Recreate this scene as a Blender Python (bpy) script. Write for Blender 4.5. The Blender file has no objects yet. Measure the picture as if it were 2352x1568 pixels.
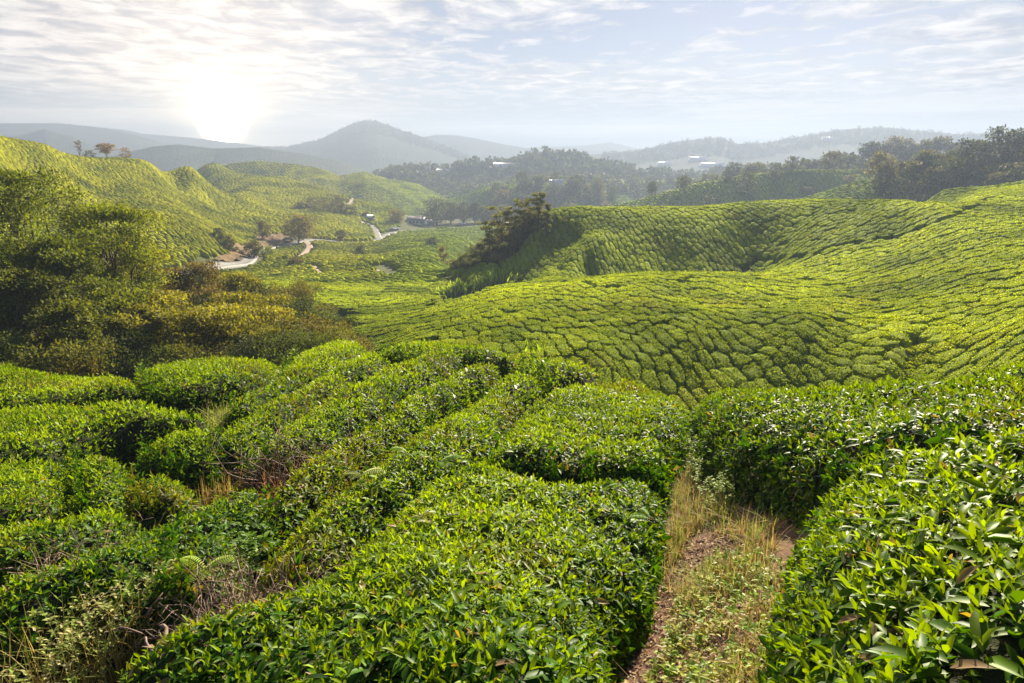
import bpy, math, random
import numpy as np
from mathutils import Vector
R = math.radians
rng = np.random.default_rng(7)
random.seed(7)
sc = bpy.context.scene
col = sc.collection

# ------------------------------------------------------------------ camera
PITCH = R(15.7); CP, SP = math.cos(PITCH), math.sin(PITCH); F = 683.0
cam = bpy.data.cameras.new('camera'); cam.lens = 24; cam.sensor_width = 36
cam.clip_start = 0.05; cam.clip_end = 20000
camo = bpy.data.objects.new('camera', cam); col.objects.link(camo)
camo.location = (0, 0, 0); camo.rotation_euler = (R(90) - PITCH, 0, 0)
sc.camera = camo

# ------------------------------------------------------------------ light
SUN_EL, SUN_AZ = 28.0, 22.0          # azimuth to the right of the view axis (+Y)
sun = bpy.data.lights.new('sun', 'SUN'); sun.energy = 5.0; sun.angle = R(0.5); sun.color = (1.0, 0.88, 0.66)
suno = bpy.data.objects.new('sun', sun); col.objects.link(suno)
sd = Vector((math.sin(R(SUN_AZ)) * math.cos(R(SUN_EL)), math.cos(R(SUN_AZ)) * math.cos(R(SUN_EL)), math.sin(R(SUN_EL))))
suno.rotation_euler = sd.to_track_quat('Z', 'Y').to_euler()
sc.view_settings.view_transform = 'Standard'; sc.view_settings.look = 'None'
sc.view_settings.gamma = 1.0; sc.view_settings.exposure = 1.7; sc.view_settings.use_curve_mapping = False
sc.render.engine = 'CYCLES'
cy = sc.cycles
cy.use_denoising = True; cy.max_bounces = 6; cy.diffuse_bounces = 3; cy.glossy_bounces = 2
cy.transmission_bounces = 4; cy.transparent_max_bounces = 4; cy.volume_bounces = 1
cy.sample_clamp_indirect = 6.0; cy.caustics_reflective = False; cy.caustics_refractive = False

HAZE_DENSITY = 0.00057
# ------------------------------------------------------------------ world
w = bpy.data.worlds.new('World'); sc.world = w; w.use_nodes = True
nt = w.node_tree; nt.nodes.clear()
def N(tree, typ, ins=None, **kw):
    n = tree.nodes.new(typ)
    for k, v in kw.items(): setattr(n, k, v)
    if ins:
        for k, v in ins.items():
            if isinstance(v, bpy.types.NodeSocket): tree.links.new(v, n.inputs[k])
            else: n.inputs[k].default_value = v
    return n
def MATH(tree, op, a, b=None, c=None, clamp=False):
    n = tree.nodes.new('ShaderNodeMath'); n.operation = op; n.use_clamp = clamp
    for i, v in enumerate((a, b, c)):
        if v is None: continue
        if isinstance(v, bpy.types.NodeSocket): tree.links.new(v, n.inputs[i])
        else: n.inputs[i].default_value = v
    return n.outputs[0]
def MIX(tree, fac, a, b, mode='MIX'):
    n = tree.nodes.new('ShaderNodeMix'); n.data_type = 'RGBA'; n.blend_type = mode
    for i, v in ((0, fac), (6, a), (7, b)):
        if isinstance(v, bpy.types.NodeSocket): tree.links.new(v, n.inputs[i])
        elif i == 0: n.inputs[0].default_value = v
        else: n.inputs[i].default_value = (*v, 1) if len(v) == 3 else v
    return n.outputs[2]
def RAMP(tree, fac, stops, interp='EASE'):
    n = tree.nodes.new('ShaderNodeValToRGB'); tree.links.new(fac, n.inputs[0]); r = n.color_ramp; r.interpolation = interp
    while len(r.elements) < len(stops): r.elements.new(0.5)
    for e, (p, c) in zip(r.elements, stops):
        e.position = p; e.color = (c, c, c, 1) if isinstance(c, (int, float)) else (*c, 1)
    return n.outputs[0]
tc = N(nt, 'ShaderNodeTexCoord'); sep = N(nt, 'ShaderNodeSeparateXYZ', {0: tc.outputs['Generated']})
zc = MATH(nt, 'ADD', MATH(nt, 'MAXIMUM', sep.outputs[2], 0.0), 0.045)
px = MATH(nt, 'DIVIDE', sep.outputs[0], zc); py = MATH(nt, 'DIVIDE', sep.outputs[1], zc)
pv = N(nt, 'ShaderNodeCombineXYZ', {0: px, 1: py, 2: 0.0}).outputs[0]
def noise(tree, vec, scale, detail=4, rough=0.5, dist=0.0, dim='3D'):
    n = N(tree, 'ShaderNodeTexNoise', {'Vector': vec, 'Scale': scale, 'Detail': detail, 'Roughness': rough, 'Distortion': dist}); n.noise_dimensions = dim
    return n.outputs[0]
mp = N(nt, 'ShaderNodeMapping', {0: pv, 1: (3.1, 1.7, 0), 3: (1, 0.8, 1)}).outputs[0]
big = noise(nt, mp, 0.28, 7, 0.55, 0.6)
mot = noise(nt, mp, 3.2, 4, 0.6, 0.4)
mask = noise(nt, mp, 0.22, 2, 0.5, 0.0)
cl = MATH(nt, 'ADD', MATH(nt, 'MULTIPLY', big, 0.75), MATH(nt, 'MULTIPLY', mot, MATH(nt, 'MULTIPLY', mask, 0.95)))
clf = RAMP(nt, cl, [(0.50, 0.0), (0.57, 0.6), (0.65, 1.0)])
skyt = N(nt, 'ShaderNodeTexSky', sky_type='NISHITA'); skyt.sun_disc = False
skyt.sun_elevation = R(SUN_EL); skyt.sun_rotation = R(SUN_AZ); skyt.altitude = 1400; skyt.air_density = 1.0; skyt.dust_density = 1.5
sky = MIX(nt, 1.0, skyt.outputs[0], (0.03, 0.03, 0.034), 'MULTIPLY')
gap = MIX(nt, 0.6, sky, (0.060, 0.080, 0.115))
streak = noise(nt, N(nt, 'ShaderNodeMapping', {0: tc.outputs['Generated'], 3: (1.2, 1.2, 26)}).outputs[0], 2.2, 5, 0.55, 0.3)
cloudc = MIX(nt, RAMP(nt, mot, [(0.3, 0.0), (0.7, 1.0)]), (0.13, 0.135, 0.155), (0.30, 0.29, 0.285))
skyc = MIX(nt, clf, gap, cloudc)
lowm = RAMP(nt, sep.outputs[2], [(0.0, 1.0), (0.045, 0.75), (0.09, 0.0)])
lowc = MIX(nt, RAMP(nt, streak, [(0.42, 0.0), (0.6, 1.0)]), (0.095, 0.125, 0.17), (0.22, 0.22, 0.23))
skyc = MIX(nt, lowm, skyc, lowc)
# the bright sun behind thin cloud, low on the left
gdir = Vector((-0.4246, 1.0495, 0.0385)).normalized()
dt = N(nt, 'ShaderNodeVectorMath', {0: tc.outputs['Generated'], 1: gdir}, operation='DOT_PRODUCT').outputs['Value']
dt = MATH(nt, 'MAXIMUM', dt, 0.0)
g1 = MATH(nt, 'MULTIPLY', MATH(nt, 'ADD', MATH(nt, 'MULTIPLY', MATH(nt, 'POWER', dt, 20000.0), 8000.0), MATH(nt, 'MULTIPLY', MATH(nt, 'POWER', dt, 900.0), 0.6)), 1.0)
g2 = MATH(nt, 'MULTIPLY', MATH(nt, 'POWER', dt, 60.0), 0.17)
g3 = MATH(nt, 'MULTIPLY', MATH(nt, 'POWER', dt, 10.0), 0.035)
gl = N(nt, 'ShaderNodeVectorMath', {0: (1.0, 0.74, 0.42), 'Scale': MATH(nt, 'ADD', g1, g2)}, operation='SCALE').outputs[0]
gl2 = N(nt, 'ShaderNodeVectorMath', {0: (1.0, 0.74, 0.50), 'Scale': g3}, operation='SCALE').outputs[0]
tot = MIX(nt, 1.0, MIX(nt, 1.0, skyc, gl, 'ADD'), gl2, 'ADD')
tot = MIX(nt, MATH(nt, 'MAXIMUM', RAMP(nt, sep.outputs[2], [(0.20, 0.0), (0.42, 1.0)]), RAMP(nt, MATH(nt, 'MULTIPLY', sep.outputs[1], -1.0), [(0.0, 0.0), (0.5, 1.0)])), tot, (0.036, 0.052, 0.11))
w.cycles.sampling_method = 'MANUAL'; w.cycles.sample_map_resolution = 4096
bg = N(nt, 'ShaderNodeBackground', {0: tot, 1: 1.0})
nt.links.new(bg.outputs[0], N(nt, 'ShaderNodeOutputWorld').inputs[0])

# ------------------------------------------------------------------ numeric helpers
def sv(v):
    b = (341.5 - np.asarray(v, float)) / F
    return (b * CP - SP) / (CP + b * SP)
def tu(u, v):
    b = (341.5 - np.asarray(v, float)) / F
    return (np.asarray(u, float) - 512) / F / (CP + b * SP)
def _h(ix, iy, seed):
    n = (ix.astype(np.int64) * 374761393 + iy.astype(np.int64) * 668265263 + seed * 1442695041) & 0x7fffffff
    n = ((n ^ (n >> 13)) * 1274126177) & 0x7fffffff
    return ((n ^ (n >> 16)) & 0xffff) / 65535.0
def vn(x, y, seed=0):
    x = np.asarray(x, float); y = np.asarray(y, float)
    ix = np.floor(x); iy = np.floor(y); fx = x - ix; fy = y - iy
    fx = fx * fx * (3 - 2 * fx); fy = fy * fy * (3 - 2 * fy)
    a = _h(ix, iy, seed); b = _h(ix + 1, iy, seed); c = _h(ix, iy + 1, seed); d = _h(ix + 1, iy + 1, seed)
    return (a + (b - a) * fx) * (1 - fy) + (c + (d - c) * fx) * fy - 0.5
def fbm(x, y, seed=0, o=4):
    s = 0; a = 1.0
    for i in range(o): s = s + a * vn(x * 2 ** i, y * 2 ** i, seed + i * 17); a *= 0.5
    return s

# ------------------------------------------------------------------ the canopy surface: heights pinned at surveyed points
PTS = []
def P(*rows):
    for r in rows: PTS.append((float(tu(r[0], r[1])), r[2], float(sv(r[1]))))
def H(*rows):                       # hidden points: column, distance, height
    for u, Y, z in rows: PTS.append((float(tu(u, 300)), Y, z / Y))
def LINE(rows, dens=24, drop=None):
    """ridge line: extra points between the surveyed ones, and the fall behind it"""
    for a, b in zip(rows[:-1], rows[1:]):
        k = max(1, int(abs(b[0] - a[0]) / dens))
        for q in range(k):
            f = q / k; r = [a[i] * (1 - f) + b[i] * f for i in range(3)]; P(r)
            if drop: z = sv(r[1]) * r[2]; PTS.append((float(tu(r[0], r[1])), r[2] + drop[0], (z - drop[1]) / (r[2] + drop[0])))
# near slope
P((512,683,2.3),(512,600,3.6),(512,520,5.5),(512,450,8.5),(512,400,14),(512,360,22),(512,347,28),
  (300,683,2.9),(300,600,4.4),(300,520,6.6),(300,450,10),(300,400,15),(300,362,23),(340,347,30),(420,344,30),
  (0,683,4.0),(0,560,6.5),(0,500,9),(0,450,12),(0,400,17),(0,370,22),(150,683,3.3),(150,560,5.8),(150,470,10.5),(150,372,22),(240,362,25),
  (620,683,2.4),(620,560,4.6),(620,470,8),(620,410,13),(620,375,19),(560,352,26),
  (700,470,6.6),(700,415,9.8),(700,387,13),(800,395,11),(900,400,8.3),(900,390,9.3),(1024,380,8.5),(1024,400,6.6),(1024,374,9.5),
  (800,490,4.3),(900,455,4.4),(1024,440,4.0),(880,600,2.3),(1024,560,2.3),(1024,683,1.5),(780,683,1.75))
# the drop behind the near crest
H((0,34,-14),(0,45,-17),(0,60,-18.5),(120,32,-13),(120,45,-17.5),(120,62,-19.5),(240,34,-13),(240,46,-17.5),(330,38,-12.5),(330,48,-16.5),
  (420,38,-12.5),(512,36,-12.5),(600,28,-12),(600,36,-15),(690,20,-9.5),(690,32,-15.5),(800,18,-8.5),(800,30,-15),(900,16,-7.5),(900,28,-13.5),(1024,15,-6.5),(1024,26,-11.5))
# middle hill
P((330,335,66),(420,335,56),(512,338,49),(600,358,43),(690,380,43.5),(800,382,41.5),(900,382,38),(1024,360,34),
  (512,320,57),(600,330,51),(690,340,47.5),(800,340,45.5),(900,340,42),(512,300,70),(600,300,66),(700,300,64),(800,300,62),(900,300,57),(1024,300,48),
  (450,305,82),
  (900,260,80),(1024,260,64),(900,230,100),(1024,230,82),(1024,203,106),(800,240,108),(850,215,114))
LINE([(604,238,117),(592,246,113),(550,262,108),(528,271,106)],12)
LINE([(600,224,129),(592,231,124),(572,244,118),(553,256,115)],12)
P((640,262,113),(700,262,111),(690,240,119),(640,222,129),(740,225,124),(574,253,121),(560,262,117),(545,238,133),(560,225,134),
  (500,232,138),(475,250,136),(460,262,134),
  (520,250,131),(525,262,125),(500,262,130),(500,272,123),(480,275,123),(455,270,130))
LINE([(533,213,135),(557,209,135),(620,208,135),(697,207,134),(784,201,129),(850,200,120),(907,199,113),(962,203,104)],20,(22,5.5))
LINE([(450,293,98),(510,284,96),(560,279,96),(620,276,96),(700,275,95),(780,273,92)],22,(13,3.2))
H((500,155,-27),(470,155,-31))
P((940,192,142),(985,187,150),(1024,180,150)); H((985,180,-12),(1024,190,-10))
# bright valley floor
P((350,315,84),(400,312,84),(400,295,105),(430,283,125),(380,280,130),(330,285,120),(330,262,175),(380,262,170),(440,262,165),(340,256,200),(400,254,205),(440,256,200),
  (400,240,285),(450,238,290),(440,230,400),(484,224,460),(424,230,400),(379,238,300),(348,241,280),(316,239,280),(291,241,270),(300,250,225),(256,247,235),(249,256,190),(236,262,178),(204,267,160),(156,273,150),
  (369,223,400),(424,222,455),(480,216,520),(270,285,110),(250,300,95),(290,320,80),(210,290,120))
H((512,210,-44),(512,300,-48),(512,430,-50),(560,250,-48),(620,240,-50),(620,400,-58),(700,260,-52),(700,400,-60),(800,240,-45),(800,400,-60),(900,240,-40),(900,400,-50),(1024,240,-32),(1024,400,-45))
# left hill
LINE([(-60,124,225),(0,132,230),(46,140,250),(82,153,285),(115,155,300),(148,158,320),(189,162,345),(209,170,360)],22,(40,9))
P(  (0,160,190),(0,200,165),(0,250,135),(50,180,205),(50,225,165),(100,190,235),(100,262,150),(150,180,275),(60,272,140),
  (234,248,192),(150,240,165),(200,250,168),
  (170,204,235),(200,216,245),(225,229,255),(250,236,255),(140,195,235),
  (277,222,300),(240,220,285),(320,230,310),(372,231,340),(360,225,380),
  (190,178,325),(213,188,345),(235,200,350),(245,188,370))
LINE([(178,190,300),(213,206,300),(240,207,315),(277,209,330),(320,215,345),(348,222,360)],18,(14,2.5))
LINE([(40,197,188),(80,202,190),(120,205,192),(160,211,195),(200,222,200),(222,232,205)],20,(14,2.5))
LINE([(213,188,345),(235,200,335),(262,207,332)],12)
H((180,410,-22),(230,415,-30),(0,420,-45),(90,450,-50),(180,480,-45))
LINE([(196,170,565),(214,162,560),(240,171,530),(275,176,520),(320,183,500),(348,192,485),(388,200,475),(423,212,465)],22,(35,8))
P((249,188,440),(270,200,400),(293,209,385),(300,195,440),(330,208,410),(350,212,400),(390,214,440))
H((240,640,-50),(320,600,-50),(400,570,-54),(480,600,-58),(210,620,-25))
for u in (-100, 100, 300, 500, 700, 900, 1150):
    H((u, 800, -62), (u, 1400, -62), (u, 3000, -62))
base = list(PTS)
for t, Y, s in base:
    if t < -0.68 and Y < 500: PTS.append((-1.35, Y, s))
    if t > 0.66 and Y < 500: PTS.append((1.35, Y, s))
H((512, 1.2, -1.45 if False else -1.7)); PTS.append((0.0, 0.9, -1.7)); PTS.append((-1.3, 0.9, -2.6)); PTS.append((1.3, 0.9, -1.3))
C = np.array(PTS); KX = 3.0
cx = C[:, 0] * KX; cw = np.log(C[:, 1]); cs = C[:, 2]
def phi(r2): return 0.5 * r2 * np.log(r2 + 1e-9)
n = len(C)
A = phi((cx[:, None] - cx) ** 2 + (cw[:, None] - cw) ** 2) + np.eye(n) * 2e-3
Q = np.stack([np.ones(n), cx, cw], 1)
M = np.block([[A, Q], [Q.T, np.zeros((3, 3))]])
sol = np.linalg.solve(M, np.concatenate([cs, np.zeros(3)]))
NT, NL = 640, 860
TG = np.linspace(-1.6, 1.6, NT); LG = np.linspace(math.log(0.9), math.log(3600), NL)
SG = np.zeros((NL, NT))
for i in range(NL):
    d2 = (TG[:, None] * KX - cx) ** 2 + (LG[i] - cw) ** 2
    SG[i] = phi(d2) @ sol[:n] + sol[n] + sol[n + 1] * TG * KX + sol[n + 2] * LG[i]
YG = np.exp(LG)[:, None]; ZG = SG * YG
XX = TG[None] * YG; YY = YG + 0 * XX
far = np.clip((YG - 560) / 200, 0, 1)
ZG = ZG * (1 - far) + -62 * far
ZG = ZG + fbm(XX / 5, YY / 5, 3, 4) * 0.16 * np.clip(YG / 10, 0.3, 1) + fbm(XX / 38, YY / 38, 9, 3) * 2.0 * np.clip((YG - 120) / 200, 0, 1)
rid = np.abs(vn(XX / 46 + .8 * vn(YY / 60, XX / 90, 131), YY / 120, 130)) * 2; lm = np.clip((-TG[None] - .10) / .15, 0, 1) * np.clip((YG - 165) / 60, 0, 1) * np.clip((600 - YG) / 60, 0, 1)
ZG = ZG - 3.6 * rid ** 1.2 * lm
def canopy(x, y):
    x = np.asarray(x, float); y = np.maximum(np.asarray(y, float), 0.91)
    t = np.clip((x / y + 1.6) / 3.2 * (NT - 1), 0, NT - 1.001); l = np.clip((np.log(y) - LG[0]) / (LG[-1] - LG[0]) * (NL - 1), 0, NL - 1.001)
    it = t.astype(int); il = l.astype(int); ft = t - it; fl = l - il
    return (ZG[il, it] * (1 - ft) + ZG[il, it + 1] * ft) * (1 - fl) + (ZG[il + 1, it] * (1 - ft) + ZG[il + 1, it + 1] * ft) * fl
HT = 0.95
def ground(x, y): return canopy(x, y) - HT
def hit(u, v, y0=1.3, y1=620, off=0.0):
    """first point of the surface along a sight line, as a world position"""
    s = float(sv(v)); t = float(tu(u, v)); ys = np.exp(np.linspace(math.log(y0), math.log(y1), 1600))
    d = canopy(t * ys, ys) + off - s * ys; k = np.argmax(d > 0)
    y = ys[k] if d[k] > 0 else y1
    return np.array([t * y, y, float(canopy(t * y, y)) + off])
def proj(x, y, z):
    zc_ = y * CP - z * SP; yc_ = y * SP + z * CP
    return 512 + F * x / zc_, 341.5 - F * yc_ / zc_

# ------------------------------------------------------------------ mesh helpers
def mk(name, V, polys, mat, tint=None, parent=None, smooth=False, loc=None):
    V = np.ascontiguousarray(V, dtype=np.float32)
    if loc is not None: V = (V - np.asarray(loc, dtype=np.float32)).astype(np.float32)
    me = bpy.data.meshes.new(name); polys = [np.asarray(p, dtype=np.int32) for p in polys if len(p)]
    me.vertices.add(len(V)); me.vertices.foreach_set('co', V.ravel())
    idx = np.concatenate([p.ravel() for p in polys]); sizes = np.concatenate([np.full(len(p), p.shape[1], np.int32) for p in polys])
    me.loops.add(len(idx)); me.loops.foreach_set('vertex_index', idx)
    me.polygons.add(len(sizes)); me.polygons.foreach_set('loop_start', np.concatenate([[0], np.cumsum(sizes)[:-1]]).astype(np.int32))
    if smooth: me.polygons.foreach_set('use_smooth', np.ones(len(sizes), bool))
    if tint is not None:
        a = me.attributes.new('tint', 'FLOAT_COLOR', 'POINT'); c = np.ones((len(V), 4), np.float32); c[:, :3] = tint
        a.data.foreach_set('color', c.ravel())
    me.update(calc_edges=True); me.materials.append(mat)
    o = bpy.data.objects.new(name, me); col.objects.link(o)
    if loc is not None: o.location = loc
    if parent is not None: o.parent = parent; o.location = (0, 0, 0)
    return o
def tag(o, label=None, cat=None, group=None, kind=None):
    if label: o['label'] = label
    if cat: o['category'] = cat
    if group: o['group'] = group
    if kind: o['kind'] = kind
    return o
def empty(name, loc=(0, 0, 0), rz=0):
    o = bpy.data.objects.new(name, None); col.objects.link(o); o.location = loc; o.rotation_euler = (0, 0, rz); return o
class MB:
    """collects vertices, faces and tints for one mesh"""
    def __init__(s): s.V = []; s.P = []; s.T = []; s.n = 0
    def add(s, V, polys, tint=None):
        V = np.asarray(V, float); s.V.append(V)
        for p in polys: s.P.append(np.asarray(p) + s.n)
        s.T.append(np.broadcast_to(np.array([0.5, 0.5, 0.5]) if tint is None else tint, (len(V), 3))); s.n += len(V)
    def box(s, c, size, rz=0, tint=None, taper=1.0):
        x, y, z = np.array(size) / 2; v = np.array([[-x,-y,-z],[x,-y,-z],[x,y,-z],[-x,y,-z],[-x*taper,-y*taper,z],[x*taper,-y*taper,z],[x*taper,y*taper,z],[-x*taper,y*taper,z]])
        ca, sa = math.cos(rz), math.sin(rz); v = np.stack([v[:,0]*ca - v[:,1]*sa, v[:,0]*sa + v[:,1]*ca, v[:,2]], 1) + np.array(c)
        s.add(v, [[[0,3,2,1],[4,5,6,7],[0,1,5,4],[1,2,6,5],[2,3,7,6],[3,0,4,7]]], tint)
    def tube(s, pts, rad, k=6, tint=None):
        pts = np.asarray(pts, float); m = len(pts); d = np.gradient(pts, axis=0); d /= np.linalg.norm(d, axis=1)[:, None] + 1e-9
        ref = np.where(np.abs(d[:, 2:3]) > 0.9, np.array([[1., 0, 0]]), np.array([[0, 0, 1.]]))
        a = np.cross(d, ref); a /= np.linalg.norm(a, axis=1)[:, None] + 1e-9; b = np.cross(d, a)
        th = np.arange(k) * 2 * math.pi / k; rad = np.broadcast_to(rad, (m,))
        V = pts[:, None] + rad[:, None, None] * (np.cos(th)[None, :, None] * a[:, None] + np.sin(th)[None, :, None] * b[:, None])
        i = np.arange(m - 1)[:, None] * k; j = np.arange(k)[None]; j2 = (j + 1) % k
        q = np.stack([i + j, i + j2, i + k + j2, i + k + j], -1).reshape(-1, 4)
        s.add(V.reshape(-1, 3), [q, [list(range(k))[::-1]], [list(range((m-1)*k, m*k))]], tint)
    def build(s, name, mat, parent=None, smooth=False, loc=None, tint=True):
        groups = {}
        for p in s.P:
            if len(p): groups.setdefault(p.shape[1], []).append(p)
        return mk(name, np.concatenate(s.V), [np.concatenate(g) for g in groups.values()], mat, np.concatenate(s.T) if tint else None, parent, smooth, loc)
def norm(a): return a / (np.linalg.norm(a, axis=-1, keepdims=True) + 1e-9)
# leaf templates: columns along, across, up (unit length, unit half-width .5)
L_NEAR = (np.array([[0,0,0],[.28,-.42,.07],[.30,0,0],[.28,.42,.07],[.66,-.36,.03],[.68,0,-.05],[.66,.36,.03],[1,0,-.16]]),
          [np.array([[0,2,1],[0,3,2],[4,5,7],[5,6,7]]), np.array([[1,2,5,4],[2,3,6,5]])])
L_QUAD = (np.array([[0,0,0],[.5,-.5,.06],[1,0,-.06],[.5,.5,.06]]), [np.array([[0,1,2,3]])])
L_BLADE = (np.array([[0,-.5,0],[0,.5,0],[.5,.42,-.03],[.5,-.42,-.03],[1,0,-.22]]), [np.array([[0,1,2,3]]), np.array([[3,2,4]])])
def leaves(mb, pos, d, up, length, width, tint, tpl):
    d = norm(d); side = norm(np.cross(d, up)); up2 = np.cross(side, d)
    T, polys = tpl; m = len(T); k = len(pos)
    V = pos[:, None] + d[:, None] * (T[None, :, 0:1] * length[:, None, None]) + side[:, None] * (T[None, :, 1:2] * width[:, None, None]) + up2[:, None] * (T[None, :, 2:3] * length[:, None, None])
    off = np.arange(k)[:, None, None] * m
    mb.add(V.reshape(-1, 3), [(p[None] + off).reshape(-1, p.shape[1]) for p in polys], np.repeat(tint, m, 0))
def rdir(k):
    v = rng.normal(size=(k, 3)); return norm(v)
def mixc(a, b, f): return np.asarray(a)[None] * (1 - f[:, None]) + np.asarray(b)[None] * f[:, None]

# ------------------------------------------------------------------ materials
def mat_new(name):
    m = bpy.data.materials.new(name); m.use_nodes = True; t = m.node_tree; t.nodes.clear(); return m, t
def foliage_mat(name, rough=0.45, trans=0.4, tcol=(1.25, 1.35, 0.5), spec=0.5, bump=None, var=0.0):
    m, t = mat_new(name); at = N(t, 'ShaderNodeAttribute', attribute_name='tint'); c = at.outputs['Color']
    ge = N(t, 'ShaderNodeNewGeometry')
    if var:
        nz = noise(t, ge.outputs['Position'], var, 4, 0.65)
        c = MIX(t, 1.0, c, RAMP(t, nz, [(0.3, 0.6), (0.5, 1.0), (0.72, 1.4)], 'LINEAR'), 'MULTIPLY')
    pb = N(t, 'ShaderNodeBsdfPrincipled', {'Base Color': c, 'Roughness': rough, 'Specular IOR Level': spec})
    tr = N(t, 'ShaderNodeBsdfTranslucent', {'Color': MIX(t, 1.0, c, tcol, 'MULTIPLY')})
    if bump:
        bn = noise(t, ge.outputs['Position'], bump[0], 3, 0.7)
        bp = N(t, 'ShaderNodeBump', {'Strength': bump[1], 'Distance': bump[2], 'Height': bn})
        t.links.new(bp.outputs[0], pb.inputs['Normal']); t.links.new(bp.outputs[0], tr.inputs['Normal'])
    mx = N(t, 'ShaderNodeMixShader', {0: trans, 1: pb.outputs[0], 2: tr.outputs[0]})
    t.links.new(mx.outputs[0], N(t, 'ShaderNodeOutputMaterial').inputs[0]); return m
def solid_mat(name, stops, scale, rough=0.9, bump=None, spec=0.3):
    m, t = mat_new(name); ge = N(t, 'ShaderNodeNewGeometry'); nz = noise(t, ge.outputs['Position'], scale, 6, 0.65, 0.3)
    pb = N(t, 'ShaderNodeBsdfPrincipled', {'Base Color': RAMP(t, nz, stops, 'LINEAR'), 'Roughness': rough, 'Specular IOR Level': spec})
    if bump:
        bp = N(t, 'ShaderNodeBump', {'Strength': bump[1], 'Distance': bump[2], 'Height': noise(t, ge.outputs['Position'], bump[0], 5, 0.7)})
        t.links.new(bp.outputs[0], pb.inputs['Normal'])
    t.links.new(pb.outputs[0], N(t, 'ShaderNodeOutputMaterial').inputs[0]); return m
M_LEAF = foliage_mat('tea_leaf', 0.45, 0.34, (1.5, 1.45, 0.15), 0.10)
M_BUSH = foliage_mat('tea_bush_foliage', 0.8, 0.12, (1.3, 1.3, 0.5), 0.03, bump=(11.0, 1.0, 0.16), var=9.0)
M_CARD = foliage_mat('tea_sprig', 0.8, 0.45, (1.4, 1.3, 0.3), 0.04)
M_FARB = foliage_mat('distant_tea', 0.9, 0.10, (1.3, 1.3, 0.5), 0.02, bump=(1.6, 0.8, 0.5), var=1.2)
M_TREE = foliage_mat('tree_leaf', 0.65, 0.38, (1.4, 1.3, 0.35), 0.12)
M_DRY = foliage_mat('dry_plant', 0.7, 0.35, (1.2, 1.1, 0.8), 0.2)
M_CORE = foliage_mat('shade_toned_branches', 0.95, 0.0, (1, 1, 1), 0.1, bump=(25, 0.8, 0.05), var=14)
M_BARK = solid_mat('bark', [(0.3, (0.05, 0.035, 0.025)), (0.7, (0.16, 0.12, 0.085))], 9, 0.9, (30, 0.6, 0.02))
M_TWIG = solid_mat('twig', [(0.3, (0.13, 0.08, 0.055)), (0.7, (0.36, 0.26, 0.19))], 14, 0.8, (60, 0.5, 0.01))

# ground: reddish soil and low green cover
def ground_mat():
    m, t = mat_new('soil_and_cover'); ge = N(t, 'ShaderNodeNewGeometry'); pos = ge.outputs['Position']
    f = noise(t, pos, 7.0, 7, 0.7, 0.3); so = RAMP(t, f, [(0.3, (0.09, 0.045, 0.03)), (0.55, (0.21, 0.115, 0.075)), (0.75, (0.36, 0.22, 0.15))], 'LINEAR')
    gr = RAMP(t, noise(t, pos, 0.9, 6, 0.7), [(0.3, (0.03, 0.045, 0.012)), (0.7, (0.10, 0.12, 0.03))], 'LINEAR')
    at = N(t, 'ShaderNodeAttribute', attribute_name='tint')
    sx = N(t, 'ShaderNodeSeparateColor', {0: at.outputs['Color']})
    c = MIX(t, sx.outputs[0], so, gr)
    pb = N(t, 'ShaderNodeBsdfPrincipled', {'Base Color': c, 'Roughness': 0.95, 'Specular IOR Level': 0.15})
    bp = N(t, 'ShaderNodeBump', {'Strength': 0.8, 'Distance': 0.05, 'Height': noise(t, pos, 22, 6, 0.75)}); t.links.new(bp.outputs[0], pb.inputs['Normal'])
    t.links.new(pb.outputs[0], N(t, 'ShaderNodeOutputMaterial').inputs[0]); return m
M_GROUND = ground_mat()
# ------------------------------------------------------------------ ground sheet
GV = np.stack([XX, YY, ZG - HT], -1).reshape(-1, 3)
i = np.arange(NL - 1)[:, None] * NT; j = np.arange(NT - 1)[None]
gq = np.stack([i + j, i + j + 1, i + NT + j + 1, i + NT + j], -1).reshape(-1, 4)
gtint = np.zeros((NL * NT, 3)); gtint[:, 0] = np.clip((np.hypot(XX, YY).ravel() - 34) / 6, 0.12, 0.95)
tag(mk('ground', GV, [gq], M_GROUND, gtint, smooth=True), kind='structure')
# ------------------------------------------------------------------ clipped tea bushes laid out in rows
def to_world(uvs, y0=1.3, y1=620, off=0.0): return np.array([hit(u, v, y0, y1, off) for u, v in uvs])
def inpoly(x, y, poly):
    r = np.zeros(len(x), bool); px_, py_ = poly[:, 0], poly[:, 1]; k = len(poly)
    for a in range(k):
        b = (a + 1) % k
        if py_[a] == py_[b]: continue
        c = ((py_[a] > y) != (py_[b] > y)) & (x < (px_[b] - px_[a]) * (y - py_[a]) / (py_[b] - py_[a]) + px_[a]); r ^= c
    return r
def dline(x, y, pl):
    d = np.full(len(x), 1e9)
    for a, b in zip(pl[:-1, :2], pl[1:, :2]):
        e = b - a; t = np.clip(((x - a[0]) * e[0] + (y - a[1]) * e[1]) / (e @ e + 1e-9), 0, 1)
        d = np.minimum(d, np.hypot(x - a[0] - t * e[0], y - a[1] - t * e[1]))
    return d
def smooth_line(pts, k=6):
    p = np.asarray(pts, float); p = np.vstack([2 * p[0] - p[1], p, 2 * p[-1] - p[-2]]); o = []
    for i in range(1, len(p) - 2):
        for t in np.arange(k) / k:
            a, b, c, d = p[i - 1], p[i], p[i + 1], p[i + 2]
            o.append(0.5 * (2 * b + (c - a) * t + (2 * a - 5 * b + 4 * c - d) * t * t + (3 * b - a - 3 * c + d) * t ** 3))
    return np.array(o + [p[-2]])
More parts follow.
